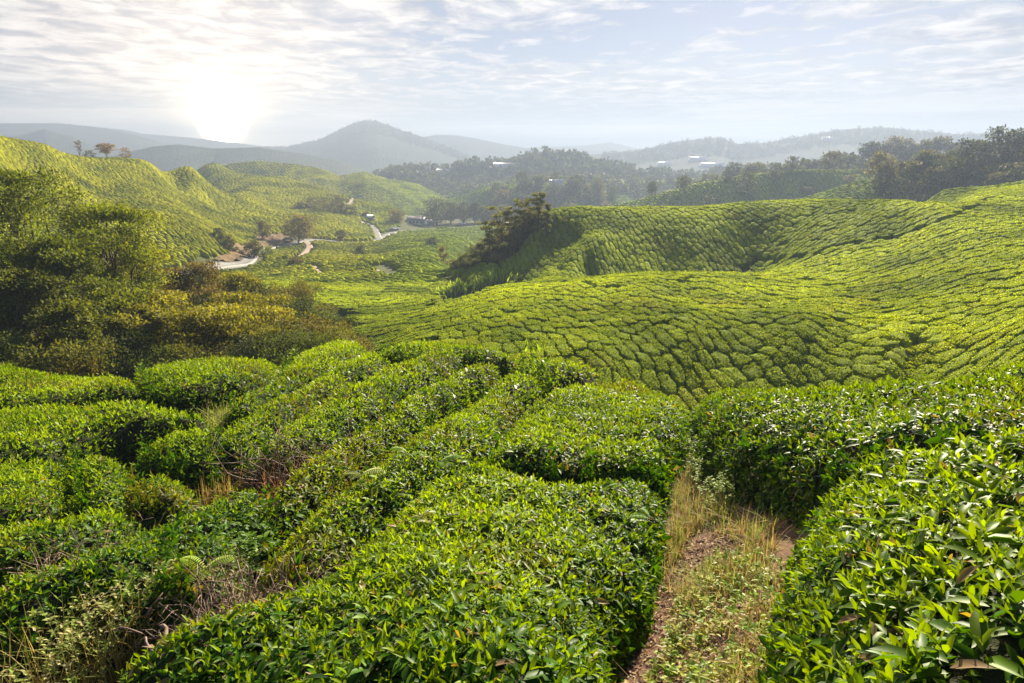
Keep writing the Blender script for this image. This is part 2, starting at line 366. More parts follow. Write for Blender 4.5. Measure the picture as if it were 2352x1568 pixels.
# roads and lanes (pixel surveys dropped onto the ground)
ROAD = smooth_line(to_world([(120,280),(156,273),(182,270),(204,266.5),(236,262),(250,255),(262,247.5),(291,242),(303,238.5),(322,238.5),(348,240.5),(366,240),(379,237),(387,233),(400,230),(424,228.5),(446,227.5),(462,226),(484,223.5),(508,221)], 100))
LANE = smooth_line(to_world([(379,237),(376,231),(373,226),(367,222.5),(361,221)], 150))
BEND = smooth_line(to_world([(304,239),(309,244),(306,250),(297,255),(283,259)], 120))
FTRACK = smooth_line(to_world([(340,204),(352,199),(358,194),(365,192)], 300))
CUT = smooth_line(to_world([(358,259),(368,263),(385,271),(405,272.5),(424,271.5),(440,272),(455,277),(466,283)], 100))
TRACK2 = smooth_line(to_world([(322,272),(316,268),(312,263)], 100))
DRAIN = smooth_line(to_world([(560,282),(620,286),(690,277),(750,263),(800,256),(850,243),(905,233),(945,219),(975,205),(990,196)], 45))
DRAIN2 = smooth_line(to_world([(430,300),(470,310),(510,318),(560,318),(620,312),(690,304),(740,305)], 45))
DRAIN3 = smooth_line(to_world([(560,352),(640,352),(700,345),(800,348)], 30)) if False else DRAIN2
def poly_w(pts, y0=30, y1=620): return to_world(pts, y0, y1)[:, :2]
WOOD = to_world([(533,216),(552,214),(545,224),(530,234),(517,247),(499,260),(470,267),(452,270),(456,265),(470,256),(486,245),(501,236),(516,227)], 112, 150)[:, :2]
GINGER1 = poly_w([(438,292),(470,283),(505,273),(512,279),(486,289),(455,299),(440,300)], 60)
BARE = poly_w([(368,263),(386,272),(404,273),(400,266),(385,260)], 90)
YARD = poly_w([(398,229),(400,218),(420,214),(470,212),(510,214),(500,222),(462,227)], 250)
BANK = poly_w([(236,262),(250,255),(256,247),(250,240),(238,243),(222,252),(200,262)], 120)
BANK2 = poly_w([(258,247),(292,241),(300,236),(280,232),(255,233)], 150)
GULLY = np.array([to_world([(-60,372)],16,40)[0][:2]] * 0 + [[-75,34],[-26,33],[-18,36],[-15,44],[-16,58],[-17,70],[-22,90],[-32,100],[-48,112],[-75,120],[-120,120],[-120,34]])
def bush_shape(K):
    return np.array([(0.97, -0.25), (1.0, 0.55), (0.99, 0.88), (0.93, 0.99), (0.55, 1.0)]) if K >= 14 else np.array([(1.0, -0.2), (1.0, 0.62), (0.78, 0.97)])
def lattice(x0, x1, y0, y1, ang, sx, sy, keep, hfun, Hb=0.95, gap=0.085, seed=1, wig=0.42, wsc=2.8, jit=0.36):
    """centres and neighbour offsets of a jittered lattice of bushes in rows"""
    g = np.random.default_rng(seed); cxm, cym = (x0 + x1) / 2, (y0 + y1) / 2; rad = math.hypot(x1 - x0, y1 - y0) / 2
    ni, nj = int(2 * rad / sx) + 2, int(2 * rad / sy) + 2
    I, J = np.meshgrid(np.arange(ni), np.arange(nj), indexing='ij'); ro = g.random(ni) * 0.9
    p = I + (g.random(I.shape) - .5) * jit * 0.55; q = J + ro[:, None] + (g.random(I.shape) - .5) * jit * 2.0
    ca, sa = math.cos(ang), math.sin(ang)
    def world(P_, Q_):
        a = (P_ - ni / 2) * sx; b = (Q_ - nj / 2) * sy
        X = cxm + a * ca - b * sa; Y = cym + a * sa + b * ca
        return X, Y
    X, Y = world(p, q)
    m = (X > x0) & (X < x1) & (Y > y0) & (Y < y1); m[:1] = m[-1:] = False; m[:, :2] = m[:, -2:] = False
    idx = np.argwhere(m); k = keep(X[m], Y[m]); idx = idx[k]
    return dict(idx=idx, p=p, q=q, world=world, sx=sx, sy=sy, ca=ca, sa=sa, hfun=hfun, Hb=Hb, gap=gap, wig=wig, wsc=wsc, X=X[m][k], Y=Y[m][k], seed=seed)
def warp(L, x, y):
    a = L['wig']; s = L['wsc']
    return x + a * (fbm(x / s, y / s, 41, 2)) * 1.3, y + a * (fbm(x / s, y / s, 77, 2)) * 1.3
def cells(L, sel, K):
    idx = L['idx'][sel]; p, q = L['p'], L['q']; i, j = idx[:, 0], idx[:, 1]; n_ = len(idx)
    th = np.arange(K) * 2 * math.pi / K + 0.1; c, s = np.cos(th), np.sin(th); Rr = np.full((n_, K), 0.85)
    for di in (-1, 0, 1):
        for dj in (-2, -1, 0, 1, 2):
            if di == 0 and dj == 0: continue
            dp = p[i + di, j + dj] - p[i, j]; dq = q[i + di, j + dj] - q[i, j]
            dot = dp[:, None] * c + dq[:, None] * s
            Rr = np.where(dot > 1e-3, np.minimum(Rr, (dp ** 2 + dq ** 2)[:, None] / (2 * np.maximum(dot, 1e-3))), Rr)
    Rr = Rr * 0.6 + 0.2 * (np.roll(Rr, 1, 1) + np.roll(Rr, -1, 1)) if K >= 14 else Rr
    return p[i, j], q[i, j], c, s, Rr
def bush_verts(L, sel, K):
    pc, qc, c, s, Rr = cells(L, sel, K); prof = bush_shape(K); n_ = len(pc); g = L['gap']
    sc_ = np.hypot(c * L['sx'], s * L['sy'])[None]; Ri = Rr - g / sc_
    rf = prof[:, 0][None, :, None]; P_ = pc[:, None, None] + rf * (Ri * c)[:, None, :]; Q_ = qc[:, None, None] + rf * (Ri * s)[:, None, :]
    X, Y = L['world'](P_, Q_); X, Y = warp(L, X, Y); Xc, Yc = L['world'](pc, qc); Xc, Yc = warp(L, Xc, Yc)
    gz = L['hfun'](X, Y) - HT; gc = L['hfun'](Xc, Yc) - HT
    hh = L['Hb'] * (1 + 0.22 * vn(Xc * 0.9, Yc * 0.9, 5) + 0.13 * vn(Xc * 7.3, Yc * 7.1, 6))
    hf = prof[:, 1][None, :, None]
    Z = gz * (0.35 + 0.65 * 1) + hh[:, None, None] * hf
    amp = 0.10 if K >= 14 else 0.12
    X = X + amp * vn(X * 3.1, Y * 3.3 + Z * 2, 21); Y = Y + amp * vn(X * 3.2, Y * 3.1 + Z * 2, 22); Z = Z + amp * 1.1 * vn(X * 2.7, Y * 2.9, 23) * (hf > 0)
    if K >= 14:
        e_ = .075 * (hf > .5); X = X + e_ * vn(X * 8.5 + Z, Y * 8.1, 25); Y = Y + e_ * vn(X * 8.2, Y * 8.7 + Z, 26); Z = Z + e_ * 1.2 * vn(X * 7.7, Y * 7.9, 27)
    Zc = gc + hh * 1.03
    V = np.concatenate([np.stack([X, Y, Z], -1).reshape(n_, -1, 3), np.stack([Xc, Yc, Zc], -1)[:, None]], 1)
    m = len(prof); a = np.arange(m - 1)[:, None] * K; b = np.arange(K)[None]; b2 = (b + 1) % K
    q = np.stack([a + b, a + b2, a + K + b2, a + K + b], -1).reshape(-1, 4); kk = np.arange(K)
    t3 = np.stack([(m - 1) * K + kk, (m - 1) * K + (kk + 1) % K, np.full(K, m * K)], -1)
    return V, q, t3, (Xc, Yc)
TEA_D = np.array([0.095, 0.150, 0.006]); TEA_L = np.array([0.34, 0.43, 0.014]); TEA_O = np.array([0.20, 0.17, 0.03])
def tea_tint(x, y, k=1):
    f = np.clip(0.55 + 0.9 * fbm(x / 9, y / 9, 61, 3) + 0.35 * vn(x * 1.3, y * 1.3, 62), 0, 1); c = mixc(TEA_D, TEA_L, f)
    r = np.clip(vn(x / 3.1, y / 2.7, 63) * 2.2 - 0.45, 0, 1) * 0.5; return c * (1 - r[:, None]) + TEA_O * r[:, None]
def cards_on(V, K, m, per, size, tint, mb, tpl=L_QUAD, tall=0.85):
    """sprigs spread over each bush of V (n, m*K+1, 3)"""
    n_ = len(V); cnt = n_ * per; bi = np.repeat(np.arange(n_), per); th = rng.random(cnt) * K; k0 = th.astype(int) % K; f = (th - np.floor(th))[:, None]
    G = V[:, :m * K].reshape(n_, m, K, 3); s = rng.random(cnt); top = s < tall
    rr = np.sqrt(rng.random(cnt)); ctr = V[bi, -1]
    e3 = G[bi, 3, k0] * (1 - f) + G[bi, 3, (k0 + 1) % K] * f; e2 = G[bi, 2, k0] * (1 - f) + G[bi, 2, (k0 + 1) % K] * f; e1 = G[bi, 1, k0] * (1 - f) + G[bi, 1, (k0 + 1) % K] * f
    pt = ctr + (e3 - ctr) * (rr * 1.08)[:, None]; g = rng.random(cnt)[:, None]; ps = e1 * (1 - g) + e2 * g
    pos = np.where(top[:, None], pt, ps); out = norm(pos - ctr + np.array([0, 0, 1e-3])); out = np.where(top[:, None], np.array([0, 0, 1.0]) + out * 0.3, out + np.array([0, 0, 0.35]))
    d = norm(out * np.where(top, .45, 1.0)[:, None] + rdir(cnt) * 0.9); L_ = size * (0.6 + 0.8 * rng.random(cnt))
    tt = tint[bi] * (0.35 + 1.15 * rng.random(cnt))[:, None]; y = (rng.random(cnt) < 0.25)[:, None]; tt = np.where(y, tt * np.array([1.5, 1.35, 0.9]), tt)
    leaves(mb, pos - d * (L_ * 0.25)[:, None], d, rdir(cnt) + np.array([0, 0, 1.]), L_, L_ * 0.5, tt, tpl)
INDIV = []          # (distance, V, q, t3, tint, K)
BIG = MB(); FARM = MB()
def plant(L, bins):
    dist = np.hypot(L['X'], L['Y'])
    for a, b, K, per, size in bins:
        sel = (dist >= a) & (dist < b)
        if not sel.any(): continue
        V, q, t3, (xc, yc) = bush_verts(L, sel, K); tint = tea_tint(xc, yc); wf = np.clip((-xc/yc-.12)/.12, 0, 1)[:, None]*np.clip((yc-110)/60, 0, 1)[:, None]; tint = tint*(1-wf) + tint*np.array([1.25, 1.0, .7])*wf; m = len(bush_shape(K)); nv = V.shape[1]; n_ = len(V)  # wf: golden tint on the left bushes, painting in the low sun's warm veil
        off = np.arange(n_)[:, None, None] * nv; dst = MB(); T = np.repeat(tint, nv, 0)
        if K >= 14:
            u_, v_ = proj(xc, yc, V[:, -1, 2]); vis = (u_ > 2) & (u_ < 1022) & (v_ > 200) & (v_ < 400) & ~((v_ > np.interp(u_, VU, VV)))
            area = (683 / np.hypot(xc, yc)) ** 2
            for w_ in np.nonzero(vis)[0]: INDIV.append((-area[w_], V[w_], q, t3, tint[w_], K, per, size, (u_[w_], v_[w_])))
            ns = ~vis
            BIGL.append((V[ns], q, t3, tint[ns], K, per, size))
        else:
            FARM.add(V.reshape(-1, 3), [(q[None] + off).reshape(-1, 4), (t3[None] + off).reshape(-1, 3)], T)
VU = [0, 240, 300, 420, 512, 560, 620, 690, 800, 900, 1024]; VV = [365, 357, 340, 338, 340, 346, 366, 378, 388, 384, 370]
BIGL = []
def keep_common(x, y):
    k = ~inpoly(x, y, GULLY) & ~inpoly(x, y, WOOD) & ~inpoly(x, y, GINGER1) & ~inpoly(x, y, BARE) & ~inpoly(x, y, YARD) & ~inpoly(x, y, BANK) & ~inpoly(x, y, BANK2)
    k &= (dline(x, y, ROAD) > 3.6) & (dline(x, y, LANE) > 2.4) & (dline(x, y, BEND) > 2.2) & (dline(x, y, FTRACK) > 2) & (dline(x, y, CUT) > 1.0) & (dline(x, y, TRACK2) > 1.4)
    k &= (dline(x, y, DRAIN) > 0.5)
    # behind the near crest only
    u, v = proj(x, y, canopy(x, y)); tt = x / y
    edge = np.interp(tt, [-0.9, -0.6, -0.35, -0.2, 0.0, 0.06, 0.14, 0.25, 0.35, 0.5, 0.62, 0.8, 1.2], [36, 37, 38, 42, 36, 33, 25, 18, 15, 13, 13, 13, 13])
    k &= (y > edge) & (np.abs(tt) < 1.08)
    return k
def region(x, y):            # 0 middle hill (rows run away), 1 right bowl, 2 valley floor and left
    r = np.zeros(len(x), int); tt = x / y
    r[(tt > 0.30 + 0.25 * np.clip((70 - y) / 60, 0, 1)) & (tt > 0.30)] = 1
    r[(tt < -0.02) & (y > 100)] = 2; r[(tt < -0.12) & (y <= 100)] = 2
    side = tt > np.interp(y, [40, 70, 96, 112, 130, 150], [0.62, 0.48, 0.36, 0.40, 0.52, 0.68]); r[(r < 2)] = np.where(side[r < 2], 1, 0)
    return r
NEARB = [(0, 62, 26, 430, 0.105), (62, 90, 22, 220, 0.13), (90, 165, 18, 90, 0.17), (165, 2000, 8, 0, 0)]
plant(lattice(-40, 110, 14, 175, R(10), 0.98, 2.1, lambda x, y: keep_common(x, y) & (region(x, y) == 0), canopy, seed=3), NEARB)
plant(lattice(5, 160, 12, 200, R(-62), 0.95, 2.2, lambda x, y: keep_common(x, y) & (region(x, y) == 1), canopy, seed=4), NEARB)
plant(lattice(-70, 40, 36, 128, R(-58), 1.0, 2.3, lambda x, y: keep_common(x, y) & (region(x, y) == 2) & (y < 126), canopy, seed=5), NEARB)
plant(lattice(-260, 60, 100, 300, R(78), 1.05, 2.4, lambda x, y: keep_common(x, y) & (region(x, y) == 2) & (y >= 126) & (y < 290), canopy, seed=6, gap=0.13, Hb=1.1), [(0, 1e4, 8, 0, 0)])
plant(lattice(-420, 60, 285, 620, R(80), 1.7, 2.8, lambda x, y: keep_common(x, y) & (region(x, y) == 2) & (y >= 290) & (y < 600) & (x / y < 0.02), canopy, seed=7, gap=0.15, Hb=1.2), [(0, 1e4, 8, 0, 0)])
print('bushes', len(INDIV), sum(len(b[0]) for b in BIGL), FARM.n)
INDIV.sort(key=lambda r: r[0])
def where_label(u, v):
    a = 'on the middle hill' if u < 620 else ('on the slope below the bright hump' if u < 800 else 'on the lower right slope')
    return a
for k_, (a_, V, q, t3, tint, K, per, size, uv) in enumerate(INDIV[:240]):
    c0 = V[-1].copy(); c0[2] -= HT; r_ = empty('tea_bush', c0)
    mb = MB(); cards_on(V[None], K, 5, per, size, tint[None], mb)
    o = mk('branches', V, [q, t3], M_BUSH, np.repeat(tint[None], len(V), 0), None, True, c0); o.parent = r_; o.location = (0, 0, 0)
    o2 = mb.build('foliage', M_CARD, None, loc=c0); o2.parent = r_; o2.location = (0, 0, 0)
    mk_ = [(400,'left of the skyline hedge'),(470,'above the skyline hedge'),(520,'left of the dark notch'),(560,'above the dark notch'),(600,'above the short crest hedge'),(640,'left of the path top'),(680,'above the path top'),(720,'right of the path top'),(760,'above the left end of the right hedge'),(800,'above the left part of the right hedge'),(850,'above the middle of the right hedge'),(900,'above the right part of the right hedge'),(960,'above the right end of the right hedge'),(2000,'at the right picture edge')]
    wh = next(w_ for x_, w_ in mk_ if uv[0] < x_); e_ = float(np.interp(uv[0], VU, VV)) - uv[1]; band = 'lowest visible' if e_ < 8 else 'second lowest' if e_ < 16 else 'third lowest' if e_ < 24 else 'upper'
    tag(r_, f'clipped tea bush in the {band} row {wh}', 'tea bush', f'clipped tea bushes in the {band} row {wh}')
for (a_, V, q, t3, tint, K, per, size, uv) in INDIV[240:]: BIGL.append((V[None], q, t3, tint[None], K, per, size))
byK = {}
for b in BIGL: byK.setdefault((b[4], b[5], b[6]), []).append(b)
bm_, cm_ = MB(), MB()
for (K, per, size), ls in byK.items():
    V = np.concatenate([b[0] for b in ls]); tint = np.concatenate([b[3] for b in ls])
    if not len(V): continue
    nv = V.shape[1]; off = np.arange(len(V))[:, None, None] * nv
    bm_.add(V.reshape(-1, 3), [(ls[0][1][None] + off).reshape(-1, 4), (ls[0][2][None] + off).reshape(-1, 3)], np.repeat(tint, nv, 0))
    cards_on(V, K, 5, per, size, tint, cm_)
ro = empty('tea_bushes', (0, 0, 0)); tag(ro, 'clipped tea bushes in winding rows covering the hills and the valley', 'tea bushes', kind='stuff')
bm_.build('bush_bodies', M_BUSH, ro, True); cm_.build('sprigs', M_CARD, ro); FARM.build('distant_bushes', M_FARB, ro, True)
# ------------------------------------------------------------------ foreground hedges
DSC = 0.4354        # outlines were surveyed on a 2352 px wide copy of the photograph
HEDGES = [
 ([(120,1600),(250,1500),(330,1440),(480,1375),(620,1350),(730,1310),(850,1190),(950,1110),(1020,1072),(1120,1055),(1230,1085),(1340,1092),(1500,1062),(1535,1100),(1515,1180),(1480,1250),(1412,1320),(1370,1440),(1325,1540),(1290,1640),(600,1700)], 1.0, 'large front tea hedge of bright young shoots, left of the bare earth path'),
 ([(1150,990),(1190,935),(1262,888),(1400,868),(1500,870),(1568,885),(1578,950),(1548,1000),(1525,1042),(1440,1058),(1340,1062),(1190,1040),(1105,1032)], .95, 'squarish tea hedge with a dark shaded front, left of the path behind the front hedge'),
 ([(610,1235),(690,1160),(770,1105),(860,1040),(950,990),(1060,925),(1140,870),(1225,845),(1255,868),(1178,925),(1140,970),(1085,1020),(1040,1042),(960,1085),(850,1160),(780,1235),(690,1290),(600,1285)], .98, 'long tea hedge with ferns on top, running up between two dark furrows'),
 ([(0,1345),(120,1300),(240,1245),(330,1210),(420,1160),(520,1120),(590,1095),(620,1110),(580,1150),(480,1215),(400,1265),(330,1300),(200,1345),(70,1400),(0,1425)], .85, 'dark glossy tea hedge behind the weeds at the lower left corner'),
 ([(640,1090),(720,1040),(800,985),(900,925),(1000,865),(1090,828),(1145,818),(1140,838),(1045,880),(925,950),(810,1025),(746,1080),(660,1140),(610,1175),(585,1160)], .95, 'long tea hedge just right of the reddish dry patch'),
 ([(395,1262),(450,1205),(530,1192),(562,1228),(530,1290),(440,1312),(390,1300)], .8, 'small round dark tea bush beside the dead brushwood'),
 ([(0,1205),(135,1180),(243,1142),(303,1145),(322,1168),(243,1209),(135,1247),(27,1282),(0,1287)], .85, 'narrow tapering tea hedge above the yellow grass strip at the left edge'),
 ([(0,1060),(81,1045),(140,1045),(148,1088),(144,1131),(54,1169),(0,1182)], .9, 'tea bush with a dark underside at the left edge, below the long shaded furrow'),
 ([(152,1045),(216,1023),(281,1042),(303,1064),(275,1099),(200,1131),(155,1122)], .9, 'lighter yellow-green tea bush next to the left edge bush'),
 ([(285,1110),(352,1070),(411,1070),(446,1093),(420,1129),(330,1151),(289,1131)], .8, 'low oval tea bush standing alone in front of the grassy strip'),
 ([(309,1026),(379,990),(487,980),(545,998),(480,1050),(411,1066),(330,1050)], .9, 'spreading tea bush between two dark furrows left of the dry patch'),
 ([(-60,940),(0,934),(108,926),(260,923),(352,918),(487,944),(480,962),(379,974),(260,990),(178,1012),(125,1040),(0,1050),(-60,1052)], .9, 'broad long tea hedge across the left side, below the grass-filled furrow'),
 ([(560,945),(650,897),(760,842),(850,805),(905,812),(810,862),(700,922),(620,975),(560,1022),(500,1030),(470,1012),(510,975)], .9, 'long tea hedge rising right from the bright grass strip'),
 ([(590,1010),(650,962),(745,908),(860,852),(1000,803),(1090,805),(1000,850),(900,900),(800,955),(740,990),(660,1020),(600,1030)], .9, 'tea hedge running up to the crest behind the reddish dry patch'),
 ([(-60,855),(0,850),(130,843),(290,841),(302,858),(200,874),(60,884),(-60,888)], .85, 'farthest left tea hedge along the crest below the trees'),
 ([(-60,900),(0,892),(200,877),(300,865),(326,882),(300,900),(180,912),(60,927),(-60,932)], .85, 'second tea hedge down from the crest at the left edge'),
 ([(312,847),(430,838),(560,828),(645,830),(625,858),(565,878),(430,902),(335,898),(318,872)], .85, 'broad flat tea hedge on the crest below the golden tree'),
 ([(655,830),(740,802),(845,792),(800,828),(700,872),(640,902),(565,932),(505,926),(575,890),(635,862)], .85, 'tea hedge curving down from the crest centre-left beside the grass furrow'),
 ([(862,797),(1000,792),(1150,798),(1195,812),(1110,820),(1060,812),(960,818),(900,800)], .85, 'thin tea hedge right on the skyline of the near crest'),
 ([(1160,830),(1250,820),(1330,832),(1400,850),(1370,864),(1262,878),(1235,852)], .88, 'short tea hedge on the rounded crest above the dark notch'),
 ([(1420,852),(1480,862),(1560,868),(1545,878),(1410,866)], .85, 'small tea bush on the crest at the top of the path'),
 ([(1610,872),(1775,886),(1990,896),(2210,880),(2300,866),(2420,858),(2420,985),(2240,992),(2100,1004),(1960,1010),(1830,1002),(1710,988),(1625,962),(1602,910)], 1.1, 'long dark-fronted tea hedge right of the path, on the crest'),
 ([(1850,1160),(1885,1085),(1950,1040),(2100,1014),(2300,1006),(2460,1000),(2480,1700),(1920,1700),(1905,1560),(1870,1420),(1830,1310),(1812,1220)], 1.25, 'nearest large tea bush with glossy big leaves at the lower right'),
]
LD1, LD2, LY, LO = np.array([.010,.042,.003]), np.array([.065,.165,.003]), np.array([.30,.41,.006]), np.array([.17,.12,.03])
def hedge_body(poly, Ht, sd_):
    d0 = np.hypot(*poly.mean(0)); cell = float(np.clip(np.hypot(poly[:,0],poly[:,1]).min() * 0.012, 0.045, 0.16))
    x0, y0 = poly.min(0) - .3; x1, y1 = poly.max(0) + .3; nx, ny = int((x1-x0)/cell)+2, int((y1-y0)/cell)+2
    X, Y = np.meshgrid(np.linspace(x0,x1,nx), np.linspace(y0,y1,ny)); xf, yf = X.ravel(), Y.ravel()
    wx = xf + .15*fbm(xf/.8, yf/.8, sd_, 3); wy = yf + .15*fbm(xf/.8, yf/.8, sd_+5, 3)
    ins = inpoly(wx, wy, poly); d = dline(wx, wy, np.vstack([poly, poly[:1]])) * np.where(ins, 1, -1) - np.clip(np.hypot(xf, yf)*.003, .0, .05)
    h = np.where(d > 0, 0.42 + 0.58*(1-np.exp(-d/.22)), -0.15); h = np.clip(h, -0.15, 1)
    lump = 1 + 0.15*fbm(xf/1.1, yf/1.1, sd_+9, 3) + .05*fbm(xf/.3, yf/.3, sd_+2, 2) - 0.10 * np.clip(vn(xf/1.3, yf/1.3, sd_+4)*3-.9, 0, 1)
    Z = np.where(d > 0, canopy(xf, yf) - Ht + Ht*h*lump, ground(xf, yf) - .12)
    V = np.stack([xf + .05*vn(xf*9,yf*9,1), yf + .05*vn(xf*9,yf*9,2), Z], 1)
    i = np.arange(ny-1)[:,None]*nx; j = np.arange(nx-1)[None]; q = np.stack([i+j,i+j+1,i+nx+j+1,i+nx+j],-1).reshape(-1,4)
    q = q[(d[q] > 0).any(1)]; us = np.unique(q); mp_ = np.full(len(V), -1); mp_[us] = np.arange(len(us))
    return V[us], mp_[q]
def shoots(mb, V, q, dens, size, seed_, young=0.5, olive=0.15, per=4):
    """leafy shoots all over a body; dens per square metre"""
    a = V[q[:,1]]-V[q[:,0]]; b = V[q[:,3]]-V[q[:,0]]; nrm = np.cross(a,b); ar = np.linalg.norm(nrm,axis=1); nrm = norm(nrm); nrm *= np.sign(nrm[:,2:3]+1e-9)
    k = int((ar*dens).sum()); pr = ar*dens; pick = rng.choice(len(q), k, p=pr/pr.sum()); s, t = rng.random(k)[:,None], rng.random(k)[:,None]
    p = V[q[pick,0]]+a[pick]*s+b[pick]*t; nn = nrm[pick]; side = 1-nn[:,2]
    x, y = p[:,0], p[:,1]; vig = np.clip(.5+1.1*fbm(x/1.6,y/1.6,seed_,3),0,1)
    ax = norm(nn*1.0+np.array([0,0,.45])+rdir(k)*.38); sz = size*(.55+.9*rng.random(k))
    e1 = norm(np.cross(ax, rdir(k))); e2 = np.cross(ax, e1); ph0 = rng.random(k)*6.28
    p = p + nn*(rng.random(k)*.07-.035)[:,None] + (nn*.4+np.array([0,0,.6]))*(np.clip(rng.random(k)-.88,0,1)*size*9)[:,None]*rng.random(k)[:,None]
    oli = np.clip(fbm(x/2.3,y/2.3,seed_+3,3)*1.6-.35+olive,0,.9)
    for r in range(per):
        inner = r >= per-2 if per > 2 else r == per-1
        ph = ph0+r*2.4+rng.random(k)*.5; el = (.95+.35*rng.random(k)) if inner else (.05+.5*rng.random(k))
        out = e1*np.cos(ph)[:,None]+e2*np.sin(ph)[:,None]; d = norm(out*np.cos(el)[:,None]+ax*np.sin(el)[:,None])
        L_ = sz*((.45+.35*rng.random(k)) if inner else (.85+.5*rng.random(k))); W_ = L_*(.34 if inner else .42)
        yo = np.clip((young*(.35+.9*vig)+(.35 if inner else -.25)-side*.45)+.35*(rng.random(k)-.5),0,1)
        c = mixc(LD1,LD2,rng.random(k)); c = c*(1-yo[:,None])+LY*yo[:,None]; m_ = (rng.random(k)<oli)[:,None]; c = np.where(m_, c*.45+LO*.55, c)
        br = (rng.random(k)<.02)[:,None]; c = np.where(br, np.array([.30,.20,.10]), c); c = c*(.75+.5*rng.random(k))[:,None]
        st = p + ax*(sz*(.55 if inner else .15*r))[:,None]
        leaves(mb, st, d, ax+rdir(k)*.25, L_, W_, c, L_NEAR if size < .115 else L_QUAD)
for hi, (pd, Ht, lab) in enumerate(HEDGES):
    pts = [((-400 if a <= 0 else 2850 if a >= 2400 else a)*DSC, b*DSC) for a, b in pd]; W = to_world(pts, 1.25, 37)
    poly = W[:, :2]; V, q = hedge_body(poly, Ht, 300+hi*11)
    # keep the body clear of the sight of stray outline points behind the crest
    c0 = np.array([poly[:,0].mean(), poly[:,1].mean(), 0]); c0[2] = float(ground(c0[0], c0[1]))
    root = empty('tea_hedge', c0); tag(root, lab, 'tea hedge', 'tea hedges on the near slope')
    o = mk('branches', V, [q], M_CORE, np.tile([.030,.034,.014],(len(V),1)), None, True, c0); o.parent = root; o.location = (0,0,0)  # twig core under the leaves, tinted dark to carry the hedge's interior shade
    mb = MB(); cd = np.hypot(V[q[:,0],0], V[q[:,0],1])
    for a_, b_, dens, size, per in ((0,3.2,360,.088,5),(3.2,5.5,360,.080,5),(5.5,9,260,.088,5),(9,15,200,.108,4),(15,24,150,.130,3),(24,60,120,.155,3)):
        s_ = (cd >= a_) & (cd < b_)
        if s_.any(): shoots(mb, V, q[s_], dens, size, 500, .5 if hi not in (3,5,21) else .25, .04 if b_ < 7 else .22, per)
    f = mb.build('foliage', M_LEAF, None, loc=c0); f.parent = root; f.location = (0,0,0)
# ------------------------------------------------------------------ roads, lanes, cut banks
M_ROAD = solid_mat('pale_asphalt', [(0.3, (0.13, 0.125, 0.12)), (0.7, (0.20, 0.19, 0.18))], 0.8, 0.7, (12, 0.4, 0.01), 0.4)
M_DIRT = solid_mat('dirt_lane', [(0.3, (0.26, 0.19, 0.13)), (0.7, (0.44, 0.35, 0.27))], 0.9, 0.95, (14, 0.5, 0.02), 0.2)
M_CLAY = solid_mat('clay_bank', [(0.25, (0.07, 0.06, 0.02)), (0.5, (0.17, 0.11, 0.05)), (0.75, (0.28, 0.19, 0.10))], 0.45, 0.95, (3, 0.9, 0.3), 0.2)
def ribbon(name, line, w_, mat, lift=0.25):
    p = line[:, :2]; d = norm(np.gradient(p, axis=0)); nn = np.stack([-d[:, 1], d[:, 0]], 1); V = []
    cr = np.array([-1, -.5, 0, .5, 1]) * w_ / 2
    zc_ = ground(p[:, 0], p[:, 1]); zc_ = np.convolve(np.pad(zc_, 2, 'edge'), np.ones(5) / 5, 'valid')
    for c_ in cr:
        q_ = p + nn * c_; z_ = np.maximum(ground(q_[:, 0], q_[:, 1]), zc_) + lift; V.append(np.column_stack([q_, z_]))
    V.append(np.column_stack([p + nn * (w_ / 2 + .05), V[-1][:, 2] - .8])); V.insert(0, np.column_stack([p - nn * (w_ / 2 + .05), V[0][:, 2] - .8]))
    V = np.stack(V, 1); m, k = V.shape[:2]; i = np.arange(m - 1)[:, None] * k; j = np.arange(k - 1)[None]
    return tag(mk(name, V.reshape(-1, 3), [np.stack([i+j, i+j+1, i+k+j+1, i+k+j], -1).reshape(-1, 4)], mat, smooth=False), kind='structure')
ribbon('road', ROAD, 3.4, M_ROAD, .15); ribbon('road', LANE, 3.5, M_ROAD, .22); ribbon('path', BEND, 2.6, M_DIRT, .2); ribbon('path', FTRACK, 3.5, M_DIRT, .3); ribbon('path', TRACK2, 1.6, M_DIRT, .2); ribbon('path', CUT, 1.2, M_DIRT, .12)
def patch(name, poly, mat, cell, lift, rough=.5, kind='structure'):
    x0, y0 = poly.min(0); x1, y1 = poly.max(0); nx, ny = int((x1-x0)/cell)+2, int((y1-y0)/cell)+2
    X, Y = np.meshgrid(np.linspace(x0,x1,nx), np.linspace(y0,y1,ny)); xf, yf = X.ravel(), Y.ravel(); ins = inpoly(xf, yf, poly)
    V = np.column_stack([xf, yf, ground(xf, yf)+lift+rough*fbm(xf/3,yf/3,8,3)]); i = np.arange(ny-1)[:,None]*nx; j = np.arange(nx-1)[None]
    q = np.stack([i+j,i+j+1,i+nx+j+1,i+nx+j],-1).reshape(-1,4); q = q[ins[q].all(1)]
    return tag(mk(name, V, [q], mat, smooth=True), kind=kind)
patch('clay_bank', BANK, M_CLAY, 1.2, .6, 1.2); patch('clay_bank', BANK2, M_CLAY, 1.2, .5, 1.0); pass

